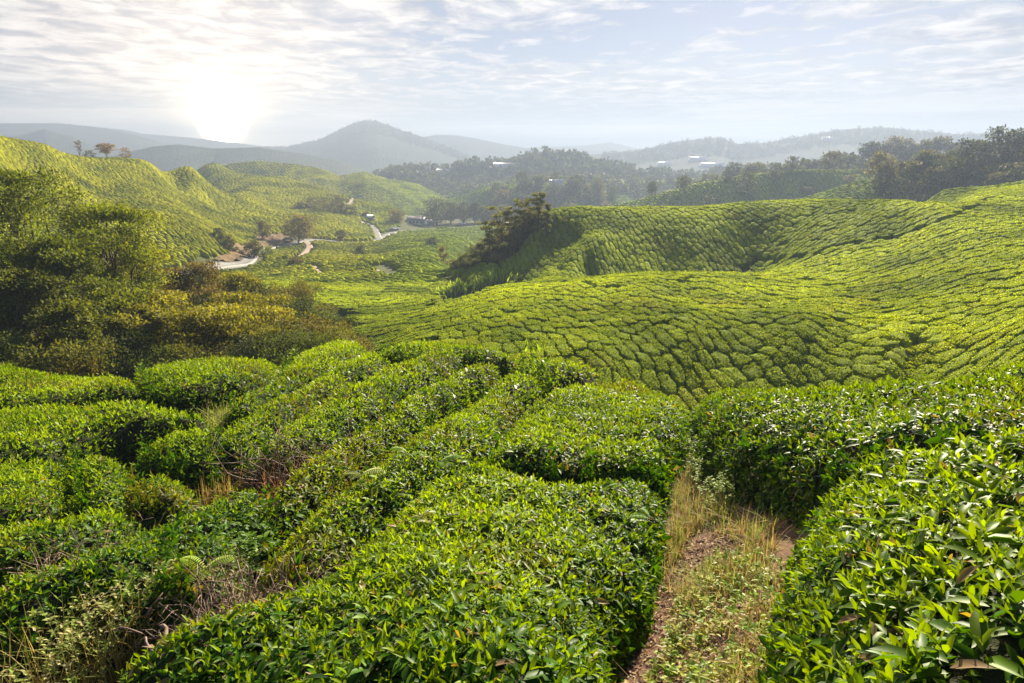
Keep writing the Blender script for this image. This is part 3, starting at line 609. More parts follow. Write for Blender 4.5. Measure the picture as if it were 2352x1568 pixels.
# ------------------------------------------------------------------ hills beyond the estate, each at its own distance
M_TEAH = foliage_mat('tea_slope_far', 0.9, 0.0, (1,1,1), 0.1, bump=(0.5, 0.8, 1.2), var=0.35)
M_WOODH = foliage_mat('wooded_slope', 0.95, 0.0, (1,1,1), 0.1, bump=(0.16, 1.0, 3.0), var=0.12)
class Hill:
    def __init__(s, pts, Y0, front, back, zb, seed, mat, tint, p=0.9, spur=0.5, lump=0.0, name='hill', res=1.0):
        u, v = np.array(pts).T; tt = tu(u, v); o_ = np.argsort(tt); s.t, s.z = tt[o_], (sv(v) * Y0)[o_]; s.Y0, s.f, s.b, s.zb, s.sd, s.p, s.sp, s.lu = Y0, front, back, zb, seed, p, spur, lump
        nt_, nl = int(520 * res), 90; T = np.linspace(s.t[0] - .02, s.t[-1] + .02, nt_); Wd = np.concatenate([np.linspace(-1, 0, 64) , np.linspace(0.03, 1, nl - 64)])
        Yg = Y0 + np.where(Wd < 0, Wd * front, Wd * back)[:, None] + 0 * T[None]; Xg = T[None] * Yg; Z = s.h(Xg, Yg)
        i = np.arange(nl-1)[:,None]*nt_; j = np.arange(nt_-1)[None]; q = np.stack([i+j,i+j+1,i+nt_+j+1,i+nt_+j],-1).reshape(-1,4)
        V = np.stack([Xg, Yg, Z], -1).reshape(-1,3); g = np.clip(.5+fbm(V[:,0]/60,V[:,1]/60,seed+5,4),0,1)
        s.o = tag(mk(name, V, [q], mat, mixc(np.array(tint)*.7, np.array(tint)*1.3, g), smooth=True), kind='structure')
    def h(s, x, y):
        t = x / y; zr = np.interp(t, s.t, s.z); wv = (y - s.Y0); wv = np.where(wv < 0, -wv / s.f, wv / s.b); wv = np.clip(wv, 0, 1)
        sc_ = s.Y0 * .16; rn = 1 - 2.0 * np.abs(vn(t * s.Y0 / sc_ + .6 * vn(y / sc_, t * 3, s.sd + 2) + wv * .4, wv * .7 + s.sd, s.sd))
        pw = s.p * (1 + s.sp * (0.9 - 1.6 * rn) * np.clip(wv * 4, 0, 1)); drop = (zr - s.zb) * wv ** np.clip(pw, .35, 3)
        am = (zr - s.zb) * .05; z = zr - drop + am * fbm(x / (s.Y0 * .05), y / (s.Y0 * .05), s.sd + 3, 4) * np.clip(wv * 5, .06, 1) * (1 - wv)
        if s.lu: z = z + s.lu * 1.4 * (np.abs(fbm(x / (s.lu * 2.2), y / (s.lu * 2.2), s.sd + 6, 3)) - .25)
        return z
    def at(s, u, v):
        t = float(tu(u, v)); sl = float(sv(v)); ys = np.linspace(s.Y0 - s.f, s.Y0 + 2, 500); d = s.h(t * ys, ys) - sl * ys; k = int(np.argmax(d > 0)); y = ys[k] if d[k] > 0 else s.Y0 - 3
        return np.array([t * y, y, float(s.h(np.array([t * y]), np.array([y]))[0])])
GRN, WOODC, HAZC = (.13,.17,.03), (.035,.05,.018), (.05,.06,.03)
h_right = Hill([(740,225),(760,214),(793,202),(854,183),(895,177),(924,172),(943,165),(960,160),(985,153),(1008,148),(1030,148),(1100,144),(1200,140)], 270, 90, 70, -55, 11, M_TEAH, (.085,.125,.022), 1.1, .5, 0)
h_mid = Hill([(620,206),(660,190),(690,188),(728,180),(754,173),(800,171),(835,164),(867,160),(900,158),(950,156),(1000,152),(1100,146)], 480, 150, 90, -66, 23, M_WOODH, WOODC, .9, .6, .6)
h_low = Hill([(550,228),(575,214),(605,208),(638,200),(670,191),(700,183),(740,176),(800,170),(860,170),(920,170),(960,178)], 390, 110, 60, -66, 31, M_TEAH, GRN, 1.0, .9)
h_tree = Hill([(395,228),(425,213),(450,199),(484,188),(520,183),(560,181),(590,188),(620,199),(645,210)], 600, 130, 60, -66, 37, M_TEAH, (.09,.12,.03), 1.0, .9)
h_tea1 = Hill([(225,164),(258,161),(302,165),(322,169),(340,176),(364,171.5),(388,179),(418,184),(436,193),(455,202),(480,216)], 680, 170, 80, -66, 44, M_TEAH, GRN, 1.0, 1.1)
h_tea2 = Hill([(340,232),(365,215),(380,206),(410,192),(450,194),(484,184),(520,178),(560,176),(600,178),(650,182),(700,178),(740,176)], 740, 130, 60, -66, 52, M_TEAH, GRN, 1.0, 1.0)
h_dark = Hill([(330,192),(370,178),(400,167),(448,169),(472,161),(500,163),(518,160),(535,151),(566,154),(600,161),(644,172),(700,174),(740,171),(800,170),(900,168)], 900, 230, 110, -66, 58, M_WOODH, WOODC, .9, .6, 1.2)
h_peak = Hill([(170,164),(200,154),(240,149),(265,146),(286,146.5),(320,139.5),(340,129),(352,123.5),(364,120),(376,120.5),(388,125),(404,131),(421,136.5),(448,147),(473,157),(500,161),(530,170)], 2100, 600, 300, -64, 61, M_WOODH, HAZC, .8, .55, 2.2, 'mountain')
h_b1 = Hill([(370,158),(400,147),(424,137),(436,134.5),(455,135),(472,137.5),(508,145),(540,150),(640,151)], 2600, 600, 250, -64, 67, M_WOODH, HAZC, .8, .5, 2.2, 'mountain')
h_b2 = Hill([(500,150),(540,147),(588,145),(610,142),(636,148),(660,152)], 3000, 600, 250, -64, 71, M_WOODH, HAZC, .8, .5, 2.2, 'mountain')
h_r = Hill([(520,170),(560,157),(600,154),(636,151),(679,141),(700,139),(718,137),(740,144),(766,142.5),(805,135.5),(840,129.5),(855,128.5),(871,127.5),(890,127.5),(906,129.5),(927,131),(958,134),(1001,132),(1100,134)], 1700, 520, 260, -64, 73, M_WOODH, HAZC, .8, .5, 2.2, 'mountain')
h_l1 = Hill([(-120,124),(-60,122),(0,123),(21,123),(59,123),(107,128),(142,136.5),(178,148),(200,152),(230,162)], 2200, 500, 260, -64, 79, M_WOODH, HAZC, .8, .4, 2.0, 'mountain')
h_l2 = Hill([(-40,140),(21,135),(44,128.5),(71,136.5),(92,145),(130,152),(150,164)], 1700, 400, 200, -64, 83, M_WOODH, HAZC, .8, .4, 1.5, 'mountain')
h_l3 = Hill([(50,140),(80,132),(105,128),(124,129.5),(142,133.5),(187,137),(230,142),(270,147)], 2800, 500, 250, -64, 89, M_WOODH, HAZC, .8, .4, 2.0, 'mountain')
h_l4 = Hill([(95,160),(115,155),(153,146),(178,144),(213,148),(258,147),(300,153),(340,160),(370,172)], 1350, 320, 160, -64, 97, M_WOODH, HAZC, .8, .5, 1.4, 'mountain')
FARM = MB()
def far_rows(hill, uu, y0, y1, ang, sx, sy, seed, zoff=.35, cond=None):
    t0, t1 = (uu[0]-512)/700, (uu[1]-512)/700
    xs = [t0*y0, t0*y1, t1*y0, t1*y1]; kf = lambda x, y: (x/y > t0) & (x/y < t1) & (True if cond is None else cond(x, y))
    plant(lattice(min(xs), max(xs), y0, y1, ang, sx, sy, kf, lambda x, y: hill.h(x, y)+zoff, seed=seed, gap=.2, Hb=1.25, wig=.6, wsc=9), [(0, 1e5, 8, 0, 0)])
far_rows(h_right, (780, 1030), 205, 272, R(50), 1.4, 3.2, 61, cond=lambda x, y: (x/y*683+512-862)/3.0 < (270-y)*.25+6)
far_rows(h_low, (590, 980), 300, 395, R(20), 1.6, 3.4, 62)
far_rows(h_tree, (400, 645), 475, 605, R(70), 1.7, 3.4, 63)
far_rows(h_tea2, (350, 720), 615, 745, R(60), 2.3, 5, 64)
far_rows(h_tea1, (230, 470), 530, 690, R(40), 2.4, 5.5, 65)
FARM.build('hill_bushes', M_FARB, ro, True)
# ------------------------------------------------------------------ trees
def tree_parts(seed, Hm, Wm, style, nleaf, lsize, tint, k=6):
    g = np.random.default_rng(seed); tr, lf = MB(), MB(); cr0 = {'broad': .28, 'umbrella': .45, 'round': .12, 'tall': .25, 'shrub': .05}[style]; flat = {'broad': .55, 'umbrella': .30, 'round': .8, 'tall': .6, 'shrub': .8}[style]
    lean = (g.random(2) - .5) * Wm * .15; n_s = 9; zz = np.linspace(-.03, .80 if style != 'shrub' else .5, n_s) * Hm
    tp = np.column_stack([lean[0] * (zz / Hm) + .02 * Hm * np.sin(zz * 1.3 + seed), lean[1] * (zz / Hm) + .02 * Hm * np.cos(zz * 1.1 + seed), zz])
    r0 = Hm * {'broad': .022, 'umbrella': .018, 'round': .035, 'tall': .02, 'shrub': .015}[style]
    tr.tube(tp, r0 * np.linspace(1.15, .35, n_s), k)
    nm = {'broad': 22, 'umbrella': 11, 'round': 22, 'tall': 14, 'shrub': 9}[style]; cl_ = []
    for i_ in range(nm):
        fz = (i_ + g.random()) / nm; z_ = cr0 + (1 - cr0) * fz; env = math.sqrt(max(.03, 1 - abs(2 * fz - (.85 if style != 'round' else 1.0)) ** 2 * .95)) * {'umbrella': 1.0, 'tall': .8}.get(style, .92)
        if style == 'umbrella': env = .45 + .55 * math.sin(min(1, fz * 1.15) * math.pi * .62)
        ph = i_ * 2.4 + g.random() * .9; rr = env * Wm / 2 * (.45 + .5 * g.random()); c_ = np.array([math.cos(ph) * rr + lean[0] * z_, math.sin(ph) * rr + lean[1] * z_, min(z_ * Hm, Hm * .94)])
        sth = max(.1, z_ - .18 - .15 * g.random()) * .8; s0 = np.array([np.interp(sth * Hm, tp[:, 2], tp[:, 0]), np.interp(sth * Hm, tp[:, 2], tp[:, 1]), min(sth * Hm, tp[-1, 2])])
        md = (s0 + c_) / 2 + np.array([0, 0, -.04 * Hm]) + g.normal(size=3) * .02 * Hm; rb = r0 * (.55 - .3 * fz)
        tr.tube(np.array([s0, (s0 + md) / 2 + g.normal(size=3) * .008 * Hm, md, (md + c_) / 2 + g.normal(size=3) * .01 * Hm, c_]), rb * np.array([1, .85, .7, .5, .3]), max(4, k - 1))
        ns = 5
        for j_ in range(ns):
            o_ = g.normal(size=3) * np.array([1, 1, flat * .6]) * Wm * .12; e = c_ + o_; e[2] = min(e[2], Hm * .97)
            tr.tube(np.array([c_ - o_ * .05, (c_ + e) / 2 + g.normal(size=3) * .008 * Hm, e]), rb * np.array([.35, .25, .12]), 4)
            cl_.append((e, Wm * (.085 + .06 * g.random()) * (1.15 if style == 'round' else 1)))
    per = max(3, nleaf // len(cl_)); ce = np.repeat([c[0] for c in cl_], per, 0); ra = np.repeat([c[1] for c in cl_], per); q_ = len(ce)
    dd = norm(g.normal(size=(q_, 3))); rad = ra * (g.random(q_) ** .5) * 1.15; pos = ce + dd * rad[:, None] * np.array([1.15, 1.15, flat])
    d = norm(dd * .7 + np.array([0, 0, .25]) + norm(g.normal(size=(q_, 3))) * .8); up = norm(np.array([0, 0, 1.]) + norm(g.normal(size=(q_, 3))) * .7)
    cv = np.repeat(.75 + .5 * g.random(len(cl_)), per); tt = np.array(tint)[None] * (cv * (.6 + .8 * g.random(q_)))[:, None]; L_ = lsize * (.6 + .8 * g.random(q_))
    leaves(lf, pos, d, up, L_, L_ * .62, tt, L_QUAD)
    return tr, lf
def make_tree(name, loc, Hm, Wm, style, nleaf, lsize, tint, label, cat, group=None, seed=1, rz=0, k=6):
    tr, lf = tree_parts(seed, Hm, Wm, style, nleaf, lsize, tint, k); r_ = empty(name, loc, rz); tr.build('trunk' if style != 'shrub' else 'stems', M_BARK, r_, True, tint=False); lf.build('crown', M_TREE, r_)
    return tag(r_, label, cat, group)
def copy_tree(root, loc, rz, sc_=1.0, label=None, group=None, cat=None, scz=None):
    r_ = root.copy(); col.objects.link(r_); r_.location = loc; r_.rotation_euler = (0, 0, rz); r_.scale = (sc_, sc_, scz or sc_)
    for ch in list(root.children): c = ch.copy(); col.objects.link(c); c.parent = r_
    tag(r_, label, cat, group); return r_
def at_uY(u, v, Y): t = float(tu(u, v)); x = t * Y; return x, Y, float(ground(x, Y)), float(sv(v)) * Y
YG_, OLV, DKG, GLD, BRN = (.20,.26,.02), (.14,.15,.03), (.05,.075,.018), (.26,.25,.03), (.13,.085,.03)
LT = [ # u, top v, Y, width px, style, tint, label
 (18,164,52,125,'broad',(.14,.18,.012),'tallest leafy tree at the left edge of the picture'),
 (92,197,56,92,'broad',(.17,.21,.012),'second tall leafy tree right of the tallest one at the left edge'),
 (55,236,48,90,'broad',(.11,.14,.012),'dense lower tree in front of the two tall left trees'),
 (132,240,60,70,'broad',(.25,.27,.015),'bright yellow-green tree at the right end of the tall left group'),
 (118,288,47,80,'broad',(.16,.19,.02),'dark-trunked tree with open lower branches, middle of the left grove'),
 (8,270,44,90,'broad',(.10,.12,.02),'shadowy tree low at the left edge above the hedge'),
 (186,262,64,66,'tall',(.15,.12,.035),'sparse brownish tree beside the road bend, in front of the clay bank'),
 (212,292,50,112,'umbrella',GLD,'golden spreading tree with a thin trunk and flat layered crown above the hedge'),
 (252,306,53,80,'umbrella',(.27,.26,.04),'pale golden flat-topped tree right of the golden spreading one'),
 (232,272,72,52,'broad',(.22,.22,.03),'olive tree behind the golden trees, before the bright tea slope'),
 (160,300,45,76,'umbrella',(.20,.20,.03),'low golden tree left of the golden spreading one'),
 (75,300,42,80,'broad',(.12,.14,.02),'dark tree under the tall left group, close above the hedge')]
for q_, (u, v, Y, wpx, st, ti, lab) in enumerate(LT):
    x, y, zg, zt = at_uY(u, v, Y); Hm = zt - zg; make_tree('leafy_tree', (x, y, zg), Hm, wpx / 683 * math.hypot(Y, 0) * 1.05, st, 22000 if wpx > 85 else 13000, .22, ti, lab, 'tree', 'trees of the left grove', seed=900+q_, k=7)
# grove undergrowth
g0 = np.random.default_rng(5)
SH = [make_tree('shrub', (0,0,-200), 6.0, 7.2, 'shrub', 11000, .19, ti, None, 'shrub', seed=950+i_) for i_, ti in enumerate([(.09,.12,.02),(.14,.15,.025),(.17,.15,.03),(.05,.07,.018)])]
spots = []
for u, v, Y in [(15,350,38),(50,348,37),(88,352,38),(120,345,39),(150,350,40),(182,352,40),(205,350,42),(232,346,42),(262,342,43),(285,332,46),(30,325,44),(66,318,46),(140,322,47),(170,325,47),(290,318,52),(300,305,60),(270,300,64),(310,300,68),(285,286,74),(262,290,70),(312,316,56),(240,318,50),(98,325,45),(5,305,47),(-15,340,38),(302,282,80),(250,278,84),(225,300,62),(318,338,40),(330,330,46),(322,322,52),(335,316,58),(305,335,44),(200,310,58),(195,285,80),(210,270,92),(175,290,78)]:
    x, y, zg, zt = at_uY(u, v, Y); spots.append((x, y, zg, max(1.6, zt - zg)))
zones = [('at the foot of the tall left trees', lambda u: u < 110), ('under the golden spreading tree', lambda u: u < 240), ('at the right end of the grove, by the strap-leaved plants', lambda u: True)]
for q_, (x, y, zg, hm) in enumerate(spots):
    u_ = 512 + 683 * x / y / CP; zn = next(z_[0] for z_ in zones if z_[1](u_)); kd = ['dark green', 'olive green', 'brownish', 'very dark green'][q_ % 4]
    sc_ = hm / 6.0
    if q_ < 4: r_ = SH[q_]; r_.location = (x, y, zg); r_.scale = (max(.45, sc_ * .95),) * 2 + (sc_,)
    else: r_ = copy_tree(SH[q_ % 4], (x, y, zg), q_ * 1.7, max(.45, sc_ * .95), scz=sc_)
    tag(r_, f'{kd} rounded shrub {zn}', 'shrub', f'{kd} shrubs {zn}')
# left hill crest, roadside and valley trees
def px_tree(name, u, vt, vb, wpx, style, tint, label, cat='tree', n=1800, ls=.5, y0=100, seed=0, group=None, Yf=None):
    p = hit(u, vb, y0, 620, -HT) if Yf is None else np.array([*at_uY(u, vb, Yf)[:3]]); Hm = max(1.0, (float(sv(vt)) * p[1] - p[2])); k_ = max(.25, ls)
    return make_tree(name, tuple(p), Hm, wpx / 683 * p[1], style, n, ls, tint, label, cat, group, seed=seed or int(u * 7 + vt))
px_tree('umbrella_tree', 106, 143.5, 157, 17, 'umbrella', (.20,.13,.03), 'lone flat-topped tree on the left hill crest', Yf=296, n=1500, ls=.5)
px_tree('small_tree', 80, 140, 155, 5, 'umbrella', BRN, 'thin bare-looking tree left of the lone flat-topped tree on the crest', Yf=284, n=250, ls=.45)
px_tree('shrub', 126, 148, 157, 9, 'shrub', (.20,.12,.03), 'small spiky shrub right of the lone flat-topped tree on the crest', 'shrub', Yf=304, n=500, ls=.5)
px_tree('shrub', 90, 151, 158, 12, 'shrub', (.10,.11,.03), 'low dark shrub left of the lone flat-topped tree on the crest', 'shrub', Yf=288, n=500, ls=.5)
px_tree('broad_tree', 299, 216, 244, 30, 'broad', (.20,.17,.04), 'big hazy tree standing at the road bend', n=3500, ls=.7)
px_tree('small_tree', 263, 221, 241, 13, 'tall', (.17,.14,.04), 'slim tree above the clay cut beside the road', n=1200, ls=.6)
px_tree('small_tree', 341, 230, 242.5, 10, 'tall', (.18,.18,.04), 'small upright tree on the roadside in the sun', n=900, ls=.6)
px_tree('shrub', 220, 229, 243, 16, 'shrub', (.13,.15,.03), 'round bush on the spur end above the clay bank', 'shrub', n=1300, ls=.5)
px_tree('shrub', 230, 236, 252, 14, 'shrub', (.17,.17,.04), 'bush on the clay bank edge above the road', 'shrub', n=1300, ls=.5)
px_tree('shrub', 254, 242, 258, 17, 'shrub', (.13,.12,.03), 'dark bush between the road and the bend track', 'shrub', n=1500, ls=.5)
px_tree('shrub', 267, 247, 257, 15, 'shrub', (.20,.24,.04), 'light green bush below the road bend', 'shrub', n=1300, ls=.45)
px_tree('shrub', 359, 247, 257, 14, 'shrub', (.07,.07,.02), 'dark round bush on the bare slope above the terraced field', 'shrub', n=1300, ls=.4)
px_tree('shrub', 296, 258, 267, 18, 'shrub', (.12,.10,.03), 'brown thicket beside the little track', 'shrub', n=1300, ls=.4)
px_tree('shrub', 443, 247, 266, 12, 'shrub', (.20,.18,.05), 'pale golden bush at the foot of the wooded spur', 'shrub', n=1500, ls=.35, y0=120)
px_tree('shrub', 432, 238, 247, 13, 'shrub', (.09,.10,.03), 'dark bush in the squared tea field below the road', 'shrub', n=1000, ls=.5)
px_tree('round_tree', 396, 210.5, 224, 17, 'round', (.16,.12,.04), 'ball-shaped hazy bush left of the farmhouse', n=2500, ls=.6, y0=250)
for q_, (u, vt, wpx, lab) in enumerate([(437,199,29,'largest dark round tree behind the farmhouse'),(451,203,12,'narrow dark tree right of the largest round tree'),(464,202.5,17,'second dark round tree in the row by the farmhouse'),(475,203,12,'dark tree third from the right end of the farmhouse row'),(484,207,12,'small hazy tree near the right end of the farmhouse row'),(493,208,15,'pale brownish tree at the right end of the farmhouse row')]):
    px_tree('round_tree', u, vt, 223.5, wpx, 'round', (.045,.05,.02) if q_ < 4 else (.11,.10,.04), lab, n=3800 if q_ == 0 else 1800, ls=.8, Yf=470 if q_ else 455, seed=700+q_, group='trees beside the farmhouse')
for q_, (u, vt, vb, wpx) in enumerate([(322,199,212,18),(334,202,213,16),(345,204,214,14),(352,207,216,12),(310,200,210,14),(338,196,206,14),(365,213,218,10),(300,203,210,12)]):
    px_tree('shrub', u, vt, vb, wpx, 'shrub', (.11,.10,.03), f'{["tall","low","wide","small","dark","upper","last","first"][q_]} tangled bush in the shaded hollow of the far left slope', 'shrub', n=900, ls=.7, y0=300, group='bushes in the shaded hollow')
# wooded spur in the middle
for q_, (u, vt, vb, wpx, st, lab) in enumerate([(538,191.5,217,15,'umbrella','tallest slim tree on the tip of the wooded spur'),(524,197,226,20,'umbrella','broad layered tree left of the tallest one on the spur'),(501,205,222,21,'umbrella','flat layered tree on the left shoulder of the wooded spur'),(547,203,213,8,'tall','small tree right behind the tallest one on the spur'),(513,208,228,17,'umbrella','shaded tree between the two layered spur trees'),(489,219,238,20,'umbrella','sunlit layered tree low on the wooded spur')]):
    px_tree('spur_tree', u, vt, vb, wpx, st, (.16,.17,.04), lab, n=2200, ls=.30, Yf=134-q_*1.0, seed=760+q_, group='trees on the wooded spur')
pts_ = []; x0, y0 = WOOD.min(0); x1, y1 = WOOD.max(0)
for _t in range(6000):
    if len(pts_) >= 90: break
    x, y = g0.uniform(x0, x1), g0.uniform(y0, y1)
    if inpoly(np.array([x]), np.array([y]), WOOD)[0] and all(math.hypot(x-a, y-b) > 1.2 for a, b in pts_): pts_.append((x, y))
SPS = [make_tree('spur_shrub', (0,0,0), 3.2, 4.0, 'shrub' if i_ % 2 else 'umbrella', 1800, .26, ti, None, 'shrub', seed=980+i_) for i_, ti in enumerate([(.10,.12,.025),(.14,.16,.03),(.17,.16,.035),(.07,.09,.02)])]
for q_, (x, y) in enumerate(pts_):
    k_ = .42 + .42 * g0.random(); a_ = ((x, y, float(ground(x, y)) - .1), q_ * 2.1)
    if q_ < 4: r_ = SPS[q_]; r_.location = a_[0]; r_.scale = (k_,) * 3
    else: r_ = copy_tree(SPS[q_ % 4], a_[0], a_[1], k_)
    kd = ['dark bushy shrub', 'layered olive shrub', 'brownish shrub', 'blackish shrub'][[0, 1, 2, 3][q_ % 4]]; tag(r_, f'{kd} in the thicket on the wooded spur', 'shrub', f'{kd}s in the thicket on the wooded spur')
# forest on the hills: low-detail trees sharing a few meshes
FT = [make_tree('forest_tree', (0,0,0), 9, 9, ['broad','umbrella','round','tall','broad'][i_], [850,650,800,600,700][i_], .95, ti, None, 'tree', seed=1000+i_, k=4) for i_, ti in enumerate([(.05,.065,.018),(.09,.085,.025),(.035,.05,.015),(.05,.065,.015),(.12,.11,.04)])]
used = [False] * 5
def forest(hill, count, uu, ff, size, lab, grp, seed, dens_v=None):
    g = np.random.default_rng(seed); out = []; tries = 0
    while len(out) < count and tries < 40000:
        tries += 1; u = g.uniform(*uu); Y = hill.Y0 - hill.f * g.uniform(*ff) ** 1.0; t = (u - 512) / 683 / 1.02; x = t * Y; z = float(hill.h(np.array([x]), np.array([Y]))[0])
        if any(abs(x-a) + abs(Y-b)*.6 < size*.42 for a, b in out): continue
        if dens_v and not dens_v(u, x, Y, z): continue
        out.append((x, Y)); i_ = int(g.integers(5)); k_ = size / 9 * g.uniform(.6, 1.25); kd = ['dense dark', 'flat-topped brownish', 'round blackish', 'narrow dark', 'pale olive'][i_]
        if not used[i_]: r_ = FT[i_]; used[i_] = True; r_.location = (x, Y, z - .4); r_.scale = (k_,) * 3
        else: r_ = copy_tree(FT[i_], (x, Y, z - .4), g.uniform(0, 6.28), k_, scz=k_ * g.uniform(.85, 1.25))
        tag(r_, f'{kd} tree {lab}', 'tree', f'{kd} trees {grp}')
forest(h_right, 150, (872, 1060), (0, .62), 7.6, 'of the near wood on the right hill', 'of the near wood on the right hill', 1, lambda u, x, Y, z: (u - 872) / 3.0 > (h_right.Y0 - Y) * .25 - 2)
forest(h_mid, 50, (700, 1000), (0, .45), 11, 'on the hazy ridge behind the right wood', 'on the hazy ridge behind the right wood', 2)
forest(h_mid, 12, (862, 940), (0, .04), 12, 'standing tall on the ridge crest at the upper right', 'standing tall on the ridge crest at the upper right', 3)
forest(h_tree, 60, (492, 622), (0, .7), 11.5, 'on the hazy knoll behind the middle hill', 'on the hazy knoll behind the middle hill', 4)
forest(h_low, 26, (640, 850), (.0, .6), 9, 'dotted over the low hazy tea slopes', 'dotted over the low hazy tea slopes', 5)
# far woods: too many to count
def woods(name, hill, count, uu, ff, size, tint, seed, label):
    g = np.random.default_rng(seed); mb = MB(); u = g.uniform(*uu, count); Y = hill.Y0 - hill.f * g.uniform(*ff, count); x = (u - 512) / 683 / 1.02 * Y; z = hill.h(x, Y)
    per = 16; s_ = size * g.uniform(.5, 1.2, count); b = np.repeat(np.arange(count), per); dd = norm(g.normal(size=(len(b), 3))); pos = np.stack([x, Y, z], 1)[b] + dd * (s_[b] * .42)[:, None] * np.array([1, 1, .85]) + np.array([0, 0, 1]) * (s_[b] * .35)[:, None]
    leaves(mb, pos, norm(dd + norm(g.normal(size=(len(b), 3)))), dd, s_[b] * .5, s_[b] * .42, np.array(tint)[None] * g.uniform(.6, 1.4, (len(b), 1)), L_QUAD)
    tag(mb.build(name, M_TREE), label, name.replace('_', ' '), kind='stuff')
woods('far_woods', h_dark, 2600, (375, 800), (0, .75), 9, (.05,.06,.025), 21, 'dark hazy woods covering the hill before the mountain')
woods('ridge_woods', h_mid, 1500, (680, 1080), (0, .8), 8, (.055,.065,.025), 22, 'hazy woods over the ridge at the right')
woods('mountain_woods', h_r, 2200, (600, 1060), (0, .25), 6, HAZC, 23, 'tree line along the far right mountain ridge')
woods('peak_woods', h_peak, 1800, (280, 470), (0, .3), 5, HAZC, 24, 'tree line along the pointed mountain')
woods('knoll_woods', h_tea2, 500, (400, 720), (0, .5), 7, (.06,.07,.03), 25, 'scattered hazy trees on the slopes behind the knoll')
woods('valley_woods', h_tree, 350, (440, 640), (.2, .95), 6, (.06,.07,.03), 26, 'scrub around the hazy knoll in the valley')
# ------------------------------------------------------------------ strap-leaved plants
def strap_clump(loc, Hm, n_, tint, label, seed, wide=.13, grp=None, cat='plant', name='ginger_plant'):
    g = np.random.default_rng(seed); mb = MB()
    for _ in range(n_):
        a = g.uniform(0, 6.28); sp = g.uniform(.1, .85); L_ = Hm * g.uniform(.6, 1.15); b0 = g.normal(size=2) * Hm * .45; ts = np.linspace(0, 1, 6)
        c = np.column_stack([b0[0] + math.cos(a) * sp * L_ * ts ** 1.6, b0[1] + math.sin(a) * sp * L_ * ts ** 1.6, L_ * (ts - .35 * sp * ts ** 2.2)])
        wd = wide * Hm * np.array([.25, .7, 1, .9, .55, .02]) * .5; s_ = np.array([-math.sin(a), math.cos(a), 0]); V = np.stack([c - s_ * wd[:, None], c + [0, 0, -.02], c + s_ * wd[:, None]], 1).reshape(-1, 3)
        i = np.arange(5)[:, None] * 3; q = np.concatenate([np.stack([i, i+1, i+4, i+3], -1).reshape(-1, 4), np.stack([i+1, i+2, i+5, i+4], -1).reshape(-1, 4)])
        mb.add(V, [q], np.array(tint) * g.uniform(.5, 1.4))
    o = mb.build(name, M_CARD); o.location = loc; return tag(o, label, cat, grp)
for q_, (u, v, hpx, n_) in enumerate([(441,297,9,26),(450,295,10,34),(459,292.5,13,44),(467,291,11,36),(477,288,10,36),(486,286,11,40),(494,285,12,40),(503,283,13,44),(509,282,9,26)]):
    p = hit(u, v, 60, 200, -HT); Hm = hpx / 683 * p[1]
    strap_clump(tuple(p), Hm * 1.25, n_, (.34,.46,.07), f'{["first","second","third","fourth","fifth","sixth","seventh","eighth","last"][q_]} strap-leaved plant from the left in the row behind the bright hump', 40+q_, grp='strap-leaved plants behind the bright hump')
for q_, (u, v, hpx, n_, lab) in enumerate([(274,318,22,34,'tall strap-leaved plant lowest in the grove edge'),(282,308,20,30,'strap-leaved plant in the middle of the grove edge'),(296,316,20,30,'strap-leaved plant at the right of the grove edge'),(296,296,15,26,'upper strap-leaved plant near the bright tea slope'),(308,301,15,24,'strap-leaved plant nearest the bright valley floor'),(268,296,14,24,'strap-leaved plant behind the tall lowest one'),(455,262,13,40,'strap-leaved plant at the foot of the wooded spur'),(470,260,11,30,'strap-leaved plant in the shade of the wooded spur')]):
    p = hit(u, v, 52, 200, -HT); Hm = hpx / 683 * p[1]; strap_clump(tuple(p), Hm, n_, (.20,.30,.05), lab, 60+q_, .16, 'strap-leaved plants along the valley')
for q_, (u, v, lab) in enumerate([(541,352,'bright leafy sprout on the crest at the dark notch'),(528,350,'small sprout left of the bright one on the crest'),(628,376,'pale sprout poking over the crest near the path top')]):
    p = hit(u, v, 10, 40, -.1); strap_clump(tuple(p), .42, 9, (.22,.34,.05), lab, 80+q_, .28, 'sprouts on the near crest')
# ------------------------------------------------------------------ farmhouse, shed, cars, greenhouses
def flat_mat(name, c, rough=.6, metal=0.0, scale=3.0, var=.25):
    return solid_mat(name, [(.3, tuple(x*(1-var) for x in c)), (.7, tuple(min(1, x*(1+var)) for x in c))], scale, rough)
M_ROOF = flat_mat('roof_sheet', (.22,.19,.20)); M_WALLP = flat_mat('painted_wall', (.62,.64,.68)); M_WIN = flat_mat('dark_window', (.05,.06,.09), .15); M_WHITE = flat_mat('white_cover', (.80,.82,.84), .35); M_TYRE = flat_mat('tyre', (.02,.02,.02)); M_WHITEP = flat_mat('white_paint', (.75,.75,.76), .3); M_GREYP = flat_mat('grey_paint', (.25,.27,.30), .3)
def one(parent, name, mat, *boxes):
    mb = MB()
    for b in boxes: mb.box(*b)
    return mb.build(name, mat, parent, tint=False)
def gable(parent, name, mat, L_, W_, z0, h, ov=.5, th=.2):
    mb = MB()
    for s_ in (-1, 1):
        V = np.array([[-L_/2-ov, 0, z0+h],[L_/2+ov, 0, z0+h],[L_/2+ov, s_*(W_/2+ov), z0-.2],[-L_/2-ov, s_*(W_/2+ov), z0-.2]]); V2 = V + [0, 0, th]
        mb.add(np.vstack([V, V2]), [[[0,1,2,3],[4,7,6,5],[0,4,5,1],[2,6,7,3],[1,5,6,2],[0,3,7,4]]])
    return mb.build(name, mat, parent, tint=False)
